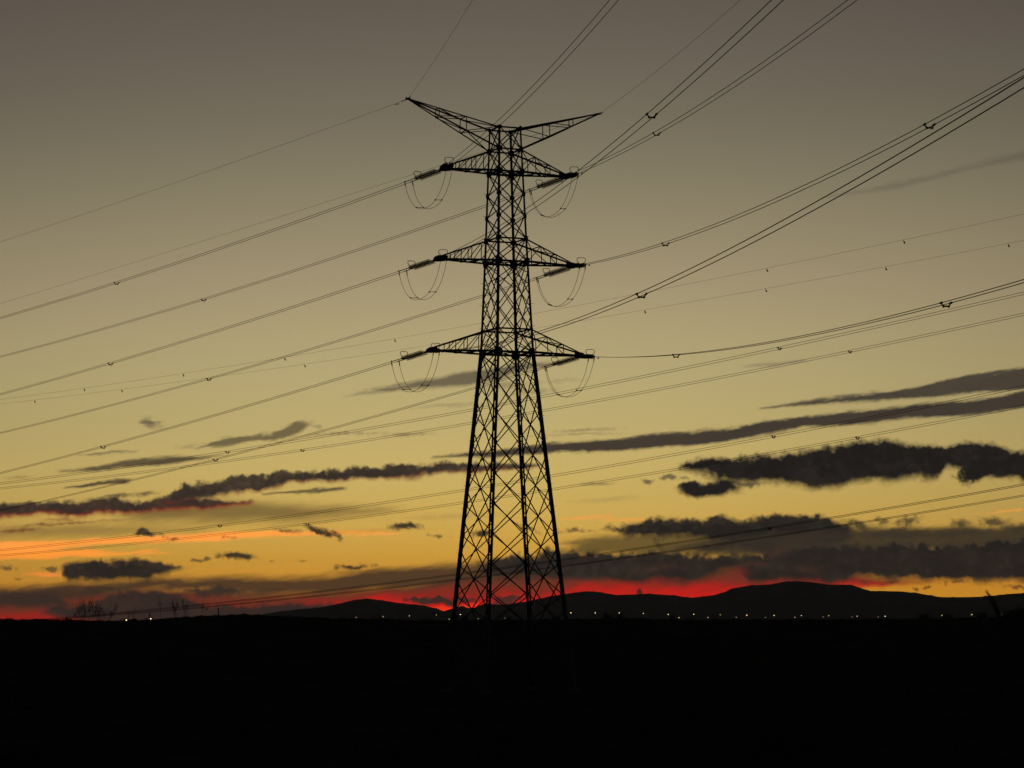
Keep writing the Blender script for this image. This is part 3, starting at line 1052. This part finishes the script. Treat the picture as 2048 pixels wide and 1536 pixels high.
PHN, PHF = math.radians(171.29), math.radians(-36.26)
NEAR = {(-1, 0): (-.0377, .000506), (-1, 1): (-.0791, .000576), (-1, 2): (-.0871, .000504), (-1, 3): (-.1028, .000478),
        (1, 0): (-.0607, .000489), (1, 1): (-.0976, .000538), (1, 2): (-.1041, .000511), (1, 3): (-.1103, .000462)}
FAR = {(-1, 0): (-.0454, .000165), (-1, 1): (-.0725, .000298), (1, 1): (-.0821, .000301), (-1, 2): (-.0799, .000254),
       (1, 2): (-.0900, .000261), (-1, 3): (-.0916, .000238), (1, 3): (-.1001, .000237), (1, 0): (-.0441, .000057)}


def span_fn(side, l, near):
    t = tw(side * ARM[l], 0, ATZ[l])
    ph = PHN if near else PHF
    a, b_ = (NEAR if near else FAR)[(side, l)]
    u = Vector((math.sin(ph), math.cos(ph), 0))
    lat = Vector((math.cos(ph), -math.sin(ph), 0))

    def f(s):
        return t + u * s + Vector((0, 0, a * s + b_ * s * s))
    return f, u, lat


SIDE = {-1: 'left', 1: 'right'}
TIER = {0: 'raised top', 1: 'upper', 2: 'middle', 3: 'lowest'}


def spacer(parent, p, lat, u, half, sc_=1.0):
    """twin-conductor spacer damper: two clamps hung on a sagging bar"""
    b = MB()
    dn = Vector((0, 0, -1))
    c1, c2 = p - lat * half, p + lat * half
    e1, e2 = p - lat * (half * 0.55) + dn * (0.14 * sc_), p + lat * (half * 0.55) + dn * (0.14 * sc_)
    for c_ in (c1, c2):
        b.tube([c_ - u * 0.09 * sc_, c_ + u * 0.09 * sc_], 0.05 * sc_, 6)
    b.tube([c1, e1], 0.03 * sc_, 5); b.tube([c2, e2], 0.03 * sc_, 5)
    b.tube([e1 - lat * 0.03, e2 + lat * 0.03], 0.034 * sc_, 5)
    for e_ in (e1, e2):
        b.lathe(e_ + dn * 0.05 * sc_, (0, 0, 1), [(0, .03 * sc_), (.05 * sc_, .055 * sc_), (.1 * sc_, .03 * sc_)], 6)
    return b.build('spacer', STEEL, parent)


def damper(parent, p, u, sc_=1.0):
    b = MB()
    dn = Vector((0, 0, -1))
    b.bar(p, p + dn * 0.1 * sc_, 0.03, 0.03, u)
    q = p + dn * 0.1 * sc_
    b.tube([q - u * 0.2 * sc_, q + u * 0.2 * sc_], 0.012, 5)
    for s_ in (-1, 1):
        b.tube([q + u * (s_ * 0.12 * sc_), q + u * (s_ * 0.22 * sc_)], 0.035 * sc_, 6)
    return b.build('vibration_damper', STEEL, parent)


SPN = {(-1, 2): [72], (-1, 3): [72], (-1, 1): [72], (1, 1): [30.8, 81.2, 132], (1, 2): [30.8, 81.2, 132], (1, 3): [30.8, 81.2, 132]}
SPF = {(-1, 1): [47.3, 96, 145], (-1, 2): [47.3, 96, 145], (-1, 3): [47.3, 96, 145], (1, 1): [50.8, 100, 149], (1, 2): [50.8, 100, 149], (1, 3): [50.8, 100, 149]}
SL = 3.35     # insulator set length


def svals(s0, s1):
    n = int((s1 - s0) / 2.5)
    return [s0 + (s1 - s0) * i / n for i in range(n + 1)]


for side in (-1, 1):
    for near in (True, False):
        # earth wire
        f, u, lat = span_fn(side, 0, near)
        e = empty('earth_wire', f(0))
        o0 = f(0)
        end = 250.0 if near else 240.0
        b = MB()
        b.tube([f(s) - o0 for s in svals(0.1, end)], 0.0095, 5, ref=lat)
        b.build('wire', WIRE, e)
        damper(e, f(1.3) - o0, u, 0.9)
        b = MB()
        b.tube([f(0.05) - o0, f(0.75) - o0], 0.03, 6)
        b.build('end_clamp', STEEL, e)
        tag(e, 'thin single wire from the raised %s arm tip %s' % (SIDE[side], 'rising to the top frame edge' if near else 'falling to the left frame edge'), 'wire',
            'wires of the nearer line')
        for l in (1, 2, 3):
            f, u, lat = span_fn(side, l, near)
            o0 = f(SL)
            e = empty('conductor_bundle', o0)
            for q in (-1, 1):
                b = MB()
                b.tube([f(s) - o0 + lat * (0.2 * q) for s in svals(SL - 0.12, end)], 0.0165, 6, ref=lat)
                b.build('wire', WIRE, e)
            for s in (SPN if near else SPF).get((side, l), []):
                spacer(e, f(s) - o0, lat, u, 0.2, 1.0)
            if near:
                damper(e, f(SL + 1.5) - o0 + lat * 0.2, u)
                damper(e, f(SL + 1.7) - o0 - lat * 0.2, u)
            dirn = {True: 'coming forward right', False: 'running off left'}[near]
            tag(e, 'cable pair %s from the %s %s arm of the pylon' % (dirn, TIER[l], SIDE[side]), 'power cable', 'wires of the nearer line')

            # insulator set
            o0 = f(0.12)
            e = empty('insulator_set', o0)
            d = (f(SL) - f(0)).normalized()
            nu = lat.cross(d) if lat.cross(d).z > 0 else d.cross(lat)
            P_ = lambda t, x=0.0, y=0.0: d * t + lat * x + nu * y
            b = MB()
            b.bar(P_(0), P_(.32), .07, .05)
            b.tube([P_(.0), P_(.12)], .05, 6)
            b.build('shackle', STEEL, e)
            b = MB()
            b.plate([P_(.26), P_(.42, .25), P_(.5, .25), P_(.5, -.25), P_(.42, -.25)], nu, .03)
            b.build('yoke_plate', STEEL, e)
            b = MB()
            b.plate([P_(3.0, .25), P_(3.08, .25), P_(3.2, .12), P_(3.2, -.12), P_(3.08, -.25), P_(3.0, -.25)], nu, .03)
            b.build('yoke_plate', STEEL, e)
            for q in (-1, 1):
                core = MB()
                core.tube([P_(.48, .21 * q), P_(3.04, .21 * q)], .032, 6)
                st = core.build('insulator_string', STEEL, e)
                dm = MB()
                for i in range(17):
                    dm.lathe(P_(.56 + i * .146, .21 * q), d, [(0, .055), (.012, .145), (.028, .165), (.042, .14), (.075, .055), (.095, .045)], 10)
                dm.build('glass_discs', GLASS, st, True)
            # arcing loop above the line end
            pts = []
            for i in range(15):
                t = i / 14.0
                ang_ = math.pi * (1.28 - 1.56 * t)
                rr = 0.30
                pts.append(P_(3.0, rr * math.cos(ang_) * 1.02, .34 + max(-.2, min(.15, .22 * math.sin(ang_)))))
            pts = [P_(3.02, -.12, .02)] + pts + [P_(3.02, .12, .02)]
            b = MB()
            b.tube(pts, .022, 6, ref=d)
            b.build('arcing_loop', STEEL, e)
            for q in (-1, 1):
                b = MB()
                b.tube([P_(3.12, .12 * q), P_(3.22, .2 * q), P_(3.9 if near else 4.25, .2 * q, .0)], .03, 6)
                b.build('dead_end_clamp', STEEL, e)
            tag(e, 'twin glass insulator string %s the %s %s arm' % ('pointing at the camera from' if near else 'sloping down left from', TIER[l], SIDE[side]),
                'insulator', 'insulator strings on the pylon')

# jumper loops
for side in (-1, 1):
    for l in (1, 2, 3):
        fn, un, ln = span_fn(side, l, True)
        ff, uf, lf = span_fn(side, l, False)
        A_, B_ = fn(3.75), ff(4.25)
        mid = (A_ + B_) / 2
        e = empty('jumper_loop', A_)
        out = tw(side, 0, 0) - tw(0, 0, 0)
        lo_n = ln if ln.dot(out) > 0 else -ln
        lo_f = lf if lf.dot(out) > 0 else -lf
        cur = {}
        for q in (-1, 1):
            a_ = A_ + lo_n * (.2 * q); b_ = B_ + lo_f * (.2 * q) + uf * (0.18 * q)
            pts = []
            for i in range(33):
                t = i / 32.0
                # round-bottomed hang
                x = 0.5 - 0.5 * math.cos(math.pi * (0.16 + 0.68 * t)) / math.cos(math.pi * 0.16)
                p = a_.lerp(b_, x)
                p.z -= 2.42 * (1 - abs(2 * t - 1) ** 2.15)
                pts.append(p - A_)
            cur[q] = pts
            b = MB()
            b.tube(pts, 0.0145, 6, ref=ln)
            b.build('wire', WIRE, e)
            b = MB()
            b.tube([pts[0] + Vector((0, 0, .06)), pts[1]], .034, 6)
            b.tube([pts[-1] + Vector((0, 0, .06)), pts[-2]], .034, 6)
            b.build('end_clamp', STEEL, e)
        for i in (10, 22):
            p, q_ = cur[-1][i], cur[1][i]
            b = MB()
            b.tube([p, q_], .02, 5)
            tn = (cur[1][i + 1] - cur[1][i]).normalized()
            for c_ in (p, q_):
                b.tube([c_ - tn * .06, c_ + tn * .06], .045, 6)
            b.build('spacer', STEEL, e)
        tag(e, 'slack jumper cable loop hanging under the %s %s arm' % (TIER[l], SIDE[side]), 'jumper cable', 'jumper loops on the pylon')

# ------------------------------------------------------------------ second line, behind the pylon
nL = Vector((-0.1913 * 265, 265, 0)); nR = Vector((0.1913 * 195, 195, 0))
ldir = (nR - nL).normalized()
lperp = Vector((-ldir.y, ldir.x, 0))
if lperp.y < 0:
    lperp = -lperp
OFFS = {'near': 0.0, 'far': 11.0, 'e1': 2.2, 'e2': 8.8}
SEC = [
    ('e1', 'E', [(0, 799), (168, 776), (366, 747), (569, 715), (789, 678), (1067, 627), (1532, 536), (1806, 479), (2048, 429)], [168, 366, 569, 789, 1533, 1807], 'upper of the two hair-thin wires dotted with bird markers'),
    ('e2', 'E', [(0, 808), (69, 800), (243, 778), (414, 756), (609, 729), (1288, 620), (1531, 577), (1770, 533), (2048, 481)], [69, 243, 414, 609, 1049, 1289, 1531, 1771, 2016], 'lower of the two hair-thin wires dotted with bird markers'),
    ('near', 'P', [(0, 967), (455, 904), (1081, 793), (1559, 697), (2048, 586)], [455, 1559], 'distant cable pair behind the pylon, first below the bird-marker wires'),
    ('far', 'P', [(0, 977), (605, 900), (1088, 821), (1700, 703), (2048, 628)], [605, 1700], 'distant cable pair behind the pylon, second below the bird-marker wires'),
    ('near', 'P', [(0, 1100), (440, 1052), (1060, 958), (1547, 873), (2048, 773)], [440, 1547], 'distant cable pair behind the pylon, third below the bird-marker wires'),
    ('far', 'P', [(0, 1111), (615, 1048), (1060, 985.5), (1500, 913), (1715, 875), (2048, 812)], [615, 1715], 'distant cable pair behind the pylon, fourth below the bird-marker wires'),
    ('near', 'P', [(60, 1241), (410, 1208), (700, 1177.5), (1060, 1127), (1500, 1063), (2048, 969)], [1540], 'distant cable pair low over the hills, upper of the two lowest'),
    ('far', 'P', [(60, 1242), (410, 1213), (700, 1185.3), (1060, 1141), (1500, 1079.6), (2048, 991)], [], 'distant cable pair low over the hills, the lowest of all'),
]
for key, typ, obs, marks, lab in SEC:
    base_ = nL + lperp * OFFS[key]

    def hit(px, py):
        r_ = ray(px, py)
        # r_*k = base + ldir*s in plan
        det = r_.x * (-ldir.y) - (-ldir.x) * r_.y
        k = (base_.x * (-ldir.y) - (-ldir.x) * base_.y) / det
        s_ = (r_.x * base_.y - r_.y * base_.x) / det
        s_ = (Vector((r_.x * k, r_.y * k, 0)) - base_).dot(ldir)
        return s_, H + r_.z * k
    S_ = [hit(*q) for q in obs]
    cf = np.polyfit([q[0] for q in S_], [q[1] for q in S_], 2)
    cf = [float(q) for q in cf]
    g_ = lambda s_: base_ + ldir * s_ + Vector((0, 0, cf[0] * s_ * s_ + cf[1] * s_ + cf[2]))
    o0 = g_(60)
    if typ == 'E':
        e = empty('earth_wire', o0)
        b = MB()
        b.tube([g_(s_) - o0 for s_ in svals(-60, 260)], 0.0085, 5, ref=lperp)
        b.build('wire', WIRE, e)
        tag(e, lab, 'wire', 'wires of the farther line')
        for mi, px in enumerate(marks):
            py = float(np.interp(px, [q[0] for q in obs], [q[1] for q in obs]))
            s_, _z = hit(px, py)
            p = g_(s_)
            bm = empty('bird_marker', p)
            b = MB()
            b.tube([Vector((0, 0, .02)), Vector((.02, 0, -.1))], .014, 5)
            b.build('hanger', STEEL, bm)
            b = MB()
            tl = Vector((.25 + .15 * hsh(mi, 3), 0, -1)).normalized()
            b.plate([Vector((.02, 0, -.09)) + tl * t + Vector((x, 0, 0)) for x, t in ((-.035, 0), (.035, 0), (.065, .1), (.04, .22), (-.04, .22), (-.065, .1))], (0, 1, 0), .03)
            b.build('flap', STEEL, bm)
            nth = 'counted from the left'
            tag(bm, 'tiny hanging bird marker, %s from the left on the %s dotted wire' % (('first', 'second', 'third', 'fourth', 'fifth', 'sixth', 'seventh', 'eighth', 'ninth')[mi], 'upper' if key == 'e1' else 'lower'), 'bird marker', 'bird markers on the farther line')
    else:
        e = empty('conductor_bundle', o0)
        for q in (-1, 1):
            b = MB()
            b.tube([g_(s_) - o0 + lperp * (.2 * q) + Vector((0, 0, (-.03 if 'hills' in lab else -.055) * q)) for s_ in svals(-60, 260)], 0.021 if 'hills' in lab else 0.0165, 6, ref=lperp)
            b.build('wire', WIRE, e)
        for px in marks:
            py = float(np.interp(px, [q[0] for q in obs], [q[1] for q in obs]))
            s_, _z = hit(px, py)
            spacer(e, g_(s_) - o0, lperp, ldir, .2, .9)
        tag(e, lab, 'power cable', 'wires of the farther line')

# ------------------------------------------------------------------ street lamps
def lamp(px, py, d, power, label, grp, rb=0.42):
    p = at_range(px, py, d)
    gz_ = min(ground_z(p.x, p.y), p.z - 3.0)
    e = empty('street_lamp', (p.x, p.y, gz_))
    h = p.z - gz_
    b = MB()
    b.tube([(0, 0, -.3), (0, 0, h * .5), (0, 0, h - .35), (0.05, 0, h), (.3, 0, h + .18), (.8, 0, h + .22)], [.12, .1, .08, .07, .06, .05], 6)
    b.build('pole', POLE, e)
    b = MB()
    b.plate([(.55, -.22, h + .19), (1.5, -.18, h + .22), (1.5, .18, h + .22), (.55, .22, h + .19)], (0, 0, 1), .12)
    b.build('lamp_head', POLE, e)
    b = MB()
    b.lathe((1.03, 0, h + .14), (0, 0, -1), [(0, rb), (rb * .4, rb * .95), (rb * .8, rb * .6), (rb * .95, rb * .25)], 10)
    b.build('bulb', emit('lamp_glow', (1.0, 0.76, 0.36, 1), power), e)
    tag(e, label, 'street lamp', grp)


UPL = [(709, 1235, 7), (762.5, 1233.5, 8), (815, 1232, 7), (869, 1230.5, 8), (917, 1229, 15), (1025, 1227, 11), (1138, 1226, 14), (1187, 1226, 15), (1234.5, 1226, 15), (1283, 1227, 12), (1332.6, 1229, 10), (1384, 1229, 16),
       (1437, 1230, 9), (1490, 1230.5, 11), (1544.5, 1231, 13), (1599, 1231.4, 10), (1654, 1231.8, 13), (1710.6, 1232.8, 11), (1766.7, 1232.8, 12), (1880, 1231, 9), (1884, 1231.4, 8), (1940, 1229.3, 10), (1999, 1229, 5)]
DNL = [(895, 1238.6, 5), (953, 1237.6, 3), (1006.5, 1237, 3), (1354.5, 1235.5, 7), (1412.6, 1235, 5), (1469, 1235, 5), (1527.5, 1235, 2.5), (1586.6, 1234.5, 4), (1643, 1234, 2), (1701, 1234, 2), (1753, 1234, 2)]
ORD = ['first', 'second', 'third', 'fourth', 'fifth', 'sixth', 'seventh', 'eighth', 'ninth', 'tenth', 'eleventh', 'twelfth', 'thirteenth', 'fourteenth', 'fifteenth', 'sixteenth', 'seventeenth', 'eighteenth', 'nineteenth',
       'twentieth', 'twenty-first', 'twenty-second', 'twenty-third']
for i, (x, y, pw) in enumerate(UPL):
    lamp(x, y, 1500 + 10 * hsh(i, 1), pw * .34, 'lit lamp in the long roadside row below the hills, %s from the left' % ORD[i], 'lamps of the long roadside row', 0.14 + 0.1 * hsh(i, 9))
for i, (x, y, pw) in enumerate(DNL):
    lamp(x, y, 1640 + 14 * hsh(i, 2), pw * .34, 'small dim lamp just under the long roadside row, %s from the left' % ORD[i], 'dim lamps under the roadside row', 0.24)
lamp(240, 1241.5, 445, 5, 'bright lamp at the bare bushes on the left rise, left one of two', 'lamps on the left rise', 0.09)
lamp(289, 1239, 445, 5, 'bright lamp at the bare bushes on the left rise, right one of two', 'lamps on the left rise', 0.09)

# ------------------------------------------------------------------ vegetation
def bare_tree(name, px, d, h, spread, stems, label, seed, dens=1.0, grp='bare trees on the left rise'):
    rr = random.Random(seed)
    a = math.atan2(ray(px, 1240).x, ray(px, 1240).y)
    x, y = d * math.sin(a), d * math.cos(a)
    e = empty(name, (x, y, ground_z(x, y)))
    tr, tw_ = MB(), MB()

    def grow(p, dr, ln, r0, lvl):
        pts = [p]
        n = 4
        q = p
        for i in range(n):
            dr = (dr + Vector((rr.uniform(-.22, .22), rr.uniform(-.22, .22), rr.uniform(-.02, .16)))).normalized()
            q = q + dr * (ln / n)
            pts.append(q)
        (tr if lvl < 1 else tw_).tube(pts, [r0 * (1 - .6 * i / n) for i in range(n + 1)], 4 if lvl else 5, True, (1, 0, 0))
        if lvl < 3:
            for k in range(int((4 if lvl else 5) * dens)):
                t = rr.uniform(.3, 1.0)
                i = min(n - 1, int(t * n))
                pp = pts[i].lerp(pts[i + 1], t * n - i)
                nd = (dr + Vector((rr.uniform(-1, 1), rr.uniform(-1, 1), rr.uniform(-.1, .5))) * .6).normalized()
                grow(pp, nd, ln * rr.uniform(.4, .66), max(.008, r0 * .48), lvl + 1)
    for s_ in range(stems):
        t = (s_ + .5) / stems * 2 - 1
        p0 = Vector((t * spread * .35 + rr.uniform(-.1, .1), rr.uniform(-.3, .3), -.2))
        dr = Vector((t * spread / h * .8 + rr.uniform(-.12, .12), rr.uniform(-.3, .3), 1)).normalized()
        grow(p0, dr, h * rr.uniform(.5, .72), h * .006 + .01, 0)
    tr.build('trunk', BARK, e)
    tw_.build('crown', BARK, e)
    tag(e, label, 'tree', grp)


bare_tree('bare_tree', 178, 462, 3.9, 3.4, 8, 'broad leafless bush, tallest of the clump at far left', 11)
bare_tree('bare_tree', 208, 466, 3.1, 2.8, 6, 'lower leafless bush just right of the broad far-left one', 12)
bare_tree('bare_tree', 160, 458, 2.7, 1.8, 4, 'small leafless bush at the left edge of the clump', 13)
bare_tree('bare_tree', 262, 464, 2.5, 1.0, 2, 'sparse leafless sapling between the two small lamps', 14, .8)
bare_tree('bare_tree', 321, 466, 3.7, .25, 1, 'slim leafless tree standing alone right of the lamps', 15, .8)
bare_tree('bare_tree', 352, 470, 3.7, .7, 3, 'leafless tree, left one of the tall pair on the rise', 16)
bare_tree('bare_tree', 371, 468, 3.2, .7, 2, 'leafless tree, right one of the tall pair on the rise', 17)
bare_tree('bare_tree', 408, 468, 2.6, .5, 2, 'small leafless tree near the top of the left rise', 18, .9)
bare_tree('bare_tree', 300, 472, 2.0, .7, 2, 'low leafless scrub between the lamps and the slim tree', 19, .8)


def leafy(px, py_top, d, wpx, label, seed, grp, name='shrub', cat='shrub'):
    rr = random.Random(seed)
    top = at_range(px, py_top, d)
    gz_ = min(ground_z(top.x, top.y), top.z - 0.8)
    h = top.z - gz_
    wd = wpx / F * d / 2
    e = empty(name, (top.x, top.y, gz_))
    tr = MB()
    tr.tube([(0, 0, -.2), (rr.uniform(-.1, .1) * h, 0, h * .35), (rr.uniform(-.15, .15) * h, 0, h * .75)], [h * .05 + .03, h * .03 + .02, .02], 5)
    lv_ = MB()
    lobes = [(rr.uniform(-.6, .6) * wd, rr.uniform(-.5, .5) * wd, h * rr.uniform(.3, .72), rr.uniform(.35, .6)) for _ in range(6)] + [(0, 0, h * .62, .5)]
    for lx, ly, lz, lr in lobes:
        tr.tube([(0, 0, h * .15), (lx * .5, ly * .5, lz * .7), (lx, ly, lz)], [.05, .03, .015], 4)
    for i in range(420):
        lx, ly, lz, lr = lobes[rr.randrange(len(lobes))]
        th = rr.uniform(0, 6.28); ph = math.acos(rr.uniform(-1, 1)); q = rr.random() ** .4
        c_ = Vector((lx + wd * lr * q * math.sin(ph) * math.cos(th), ly + wd * lr * q * math.sin(ph) * math.sin(th), lz + h * .38 * q * math.cos(ph)))
        if c_.z < .02 or c_.z > h * 1.02:
            continue
        s_ = rr.uniform(.04, .085) * (wd * .5 + h * .5)
        a_ = Vector((rr.gauss(0, 1), rr.gauss(0, 1), rr.gauss(0, 1))).normalized()
        b2 = a_.orthogonal().normalized()
        lv_.add([c_ - a_ * s_, c_ + b2 * s_ * .6, c_ + a_ * s_, c_ - b2 * s_ * .6], [(0, 1, 2, 3)])
    tr.build('trunk', BARK, e)
    lv_.build('crown', LEAF, e)
    tag(e, label, cat, grp)


gT = 'dark shrubs along the field edge'
leafy(20, 1234.5, 455, 34, 'low rounded dark shrub at the far left edge of the field', 31, gT)
leafy(762, 1232.5, 520, 14, 'small dark shrub below the second roadside lamp', 32, gT)
leafy(1212, 1224, 540, 26, 'dark shrub just right of the pylon foot, left one of two', 33, gT)
leafy(1238, 1226, 540, 22, 'dark shrub just right of the pylon foot, right one of two', 34, gT)
leafy(1345, 1229, 560, 16, 'dark shrub under the lamps a little right of the pylon', 35, gT)
leafy(1108, 1231, 540, 26, 'dark shrub seen between the right-hand pylon legs', 36, gT)
leafy(1015, 1233, 540, 30, 'dark shrub seen between the middle pylon legs', 37, gT)
leafy(930, 1233, 540, 22, 'dark shrub seen between the left-hand pylon legs', 38, gT)
leafy(1475, 1234, 560, 36, 'low dark shrub on the field edge under the highest hill\'s left shoulder', 39, gT)
leafy(1612, 1236, 560, 40, 'low dark shrub on the field edge under the highest hilltop', 40, gT)
leafy(1852, 1226, 520, 34, 'rounded dark tree left of the paired lamps on the right', 41, gT, 'tree', 'tree')
leafy(1894, 1226.5, 520, 28, 'rounded dark tree right of the paired lamps on the right', 42, gT, 'tree', 'tree')
leafy(1965, 1223, 500, 40, 'dark tree left of the leaning reed at the right edge', 43, gT, 'tree', 'tree')
leafy(2012, 1216, 500, 44, 'tall dark tree behind the leaning reed at the right edge', 44, gT, 'tree', 'tree')
leafy(2046, 1212, 500, 46, 'tallest dark tree, cut off by the right frame edge', 45, gT, 'tree', 'tree')
leafy(432, 1228.5, 466, 20, 'low dark shrub on the crest of the left rise', 46, gT)

# marker post and box on the left rise
p = at_range(437, 1231.5, 462)
b = MB()
e = empty('marker_post', (p.x, p.y, ground_z(p.x, p.y)))
b.tube([(0, 0, -.2), (0, 0, 1.25)], .085, 8)
b.build('post', CONC, e)
b = MB(); b.lathe((0, 0, 1.22), (0, 0, 1), [(0, .1), (.1, .12), (.14, .05)], 8); b.build('cap', CONC, e)
tag(e, 'short round post standing on the crest of the left rise', 'post')
p = at_range(133, 1239, 462)
e = empty('meter_cabinet', (p.x, p.y, ground_z(p.x, p.y)))
b = MB(); b.bar((0, 0, -.2), (0, 0, .42), .34, .3, (1, 0, 0)); b.build('body', CONC, e)
b = MB(); b.plate([(-.2, -.18, .43), (.2, -.18, .43), (.2, .18, .47), (-.2, .18, .47)], (0, 0, 1), .04); b.build('lid', CONC, e)
tag(e, 'squat box-shaped cabinet on the field edge left of the broad bush', 'cabinet')

# leaning reed close to the camera, right-hand side
p0 = at_range(2035, 1400, 4.2)
gz0 = ground_z(p0.x, p0.y)
e = empty('reed', (p0.x, p0.y, gz0))
pts = [Vector((p0.x + .03, p0.y, gz0 - .05))] + [at_range(x, y, 4.2) for x, y in ((2046, 1500), (2034, 1400), (2022, 1320), (2010, 1260), (1999, 1232), (1990, 1212), (1981, 1195), (1971, 1180))]
pts = [q - Vector((p0.x, p0.y, gz0)) for q in pts]
b = MB(); b.tube(pts, [.004, .004, .004, .0038, .0036, .0035, .0034, .0026, .0008], 6); b.build('stem', GRASS, e)
b = MB()
for k, (i, ln) in enumerate(((2, .35), (3, .3))):
    q = pts[i]
    sgn = 1 if k % 2 else -1
    prevv = None
    L_ = [(q + Vector((sgn * ln * t * .5, .02 * t, ln * t * .35 - ln * .5 * t * t)), .009 * math.sin(math.pi * min(1, t * .9 + .08))) for t in (0, .25, .5, .75, 1)]
    vs = []
    for c_, wv in L_:
        vs += [c_ + Vector((0, wv, 0)), c_ - Vector((0, wv, 0))]
    b.add(vs, [(2 * j, 2 * j + 1, 2 * j + 3, 2 * j + 2) for j in range(4)])
b.build('leaf', GRASS, e)
tag(e, 'dark out-of-focus reed leaning left, close to the camera at the right edge', 'reed')

# grass over the near field
gr = MB()
rg = random.Random(5)
for i in range(26000):
    rr_ = 4.0 * (300.0 / 4.0) ** rg.random()
    a = rg.uniform(-.3, .3)
    x, y = rr_ * math.sin(a), rr_ * math.cos(a)
    z = ground_z(x, y)
    hh = rg.uniform(.1, .34) * (1 + rr_ / 300)
    if rr_ < 15:
        hh *= .6
    ww = hh * .05 * (1 + rr_ / 60)
    dx_, dy_ = rg.uniform(-.5, .5) * hh, rg.uniform(-.5, .5) * hh
    cx, sx = math.cos(i), math.sin(i)
    k = len(gr.v)
    gr.v += [(x - ww * cx, y - ww * sx, z - .03), (x + ww * cx, y + ww * sx, z - .03), (x + dx_, y + dy_, z + hh)]
    gr.f.append((k, k + 1, k + 2))
tag(gr.build('grass', GRASS), 'rough dry grass covering the dark foreground field', 'grass', kind='stuff')

# low scrub along the far edge of the field
eb = MB()
re_ = random.Random(21)
for i in range(9000):
    a = re_.uniform(-.23, .23)
    rr_ = R0 + re_.uniform(-26, 14)
    x, y = rr_ * math.sin(a), rr_ * math.cos(a)
    n1 = vnoise(a * 420, 1.7)
    n2 = vnoise(a * 90, 5.1)
    hh = (.1 + .55 * max(0, n1 - .42) + .5 * max(0, n2 - .5)) * re_.uniform(.4, 1.1)
    z = ground_z(x, y)
    ww = hh * re_.uniform(.25, .6)
    dx_ = re_.uniform(-.4, .4) * hh
    k = len(eb.v)
    eb.v += [(x - ww * .5, y, z - .05), (x + ww * .5, y, z - .05), (x + dx_ + ww * .3, y + .1, z + hh * .7), (x + dx_, y, z + hh)]
    eb.f.append((k, k + 1, k + 2, k + 3))
tag(eb.build('scrub', LEAF), 'low ragged scrub along the far edge of the field', 'scrub', kind='stuff')

# ------------------------------------------------------------------ haze
HAZE = 3.0e-5
if HAZE:
    b = MB()
    x0, x1, y0, y1, z0, z1 = -14500, 14500, -14500, 14500, -16, 330
    b.add([(x0, y0, z0), (x1, y0, z0), (x1, y1, z0), (x0, y1, z0), (x0, y0, z1), (x1, y0, z1), (x1, y1, z1), (x0, y1, z1)],
          [(3, 2, 1, 0), (4, 5, 6, 7), (0, 1, 5, 4), (1, 2, 6, 5), (2, 3, 7, 6), (3, 0, 4, 7)])
    hm = bpy.data.materials.new('evening_haze')
    hm.use_nodes = True
    t = hm.node_tree
    t.nodes.clear()
    ho = t.nodes.new('ShaderNodeOutputMaterial')
    hv = t.nodes.new('ShaderNodeVolumePrincipled')
    hv.inputs['Color'].default_value = (0.7, 0.8, 1.0, 1)
    hv.inputs['Density'].default_value = HAZE
    hv.inputs['Anisotropy'].default_value = 0.5
    t.links.new(hv.outputs[0], ho.inputs['Volume'])
    tag(b.build('haze', hm), kind='stuff')
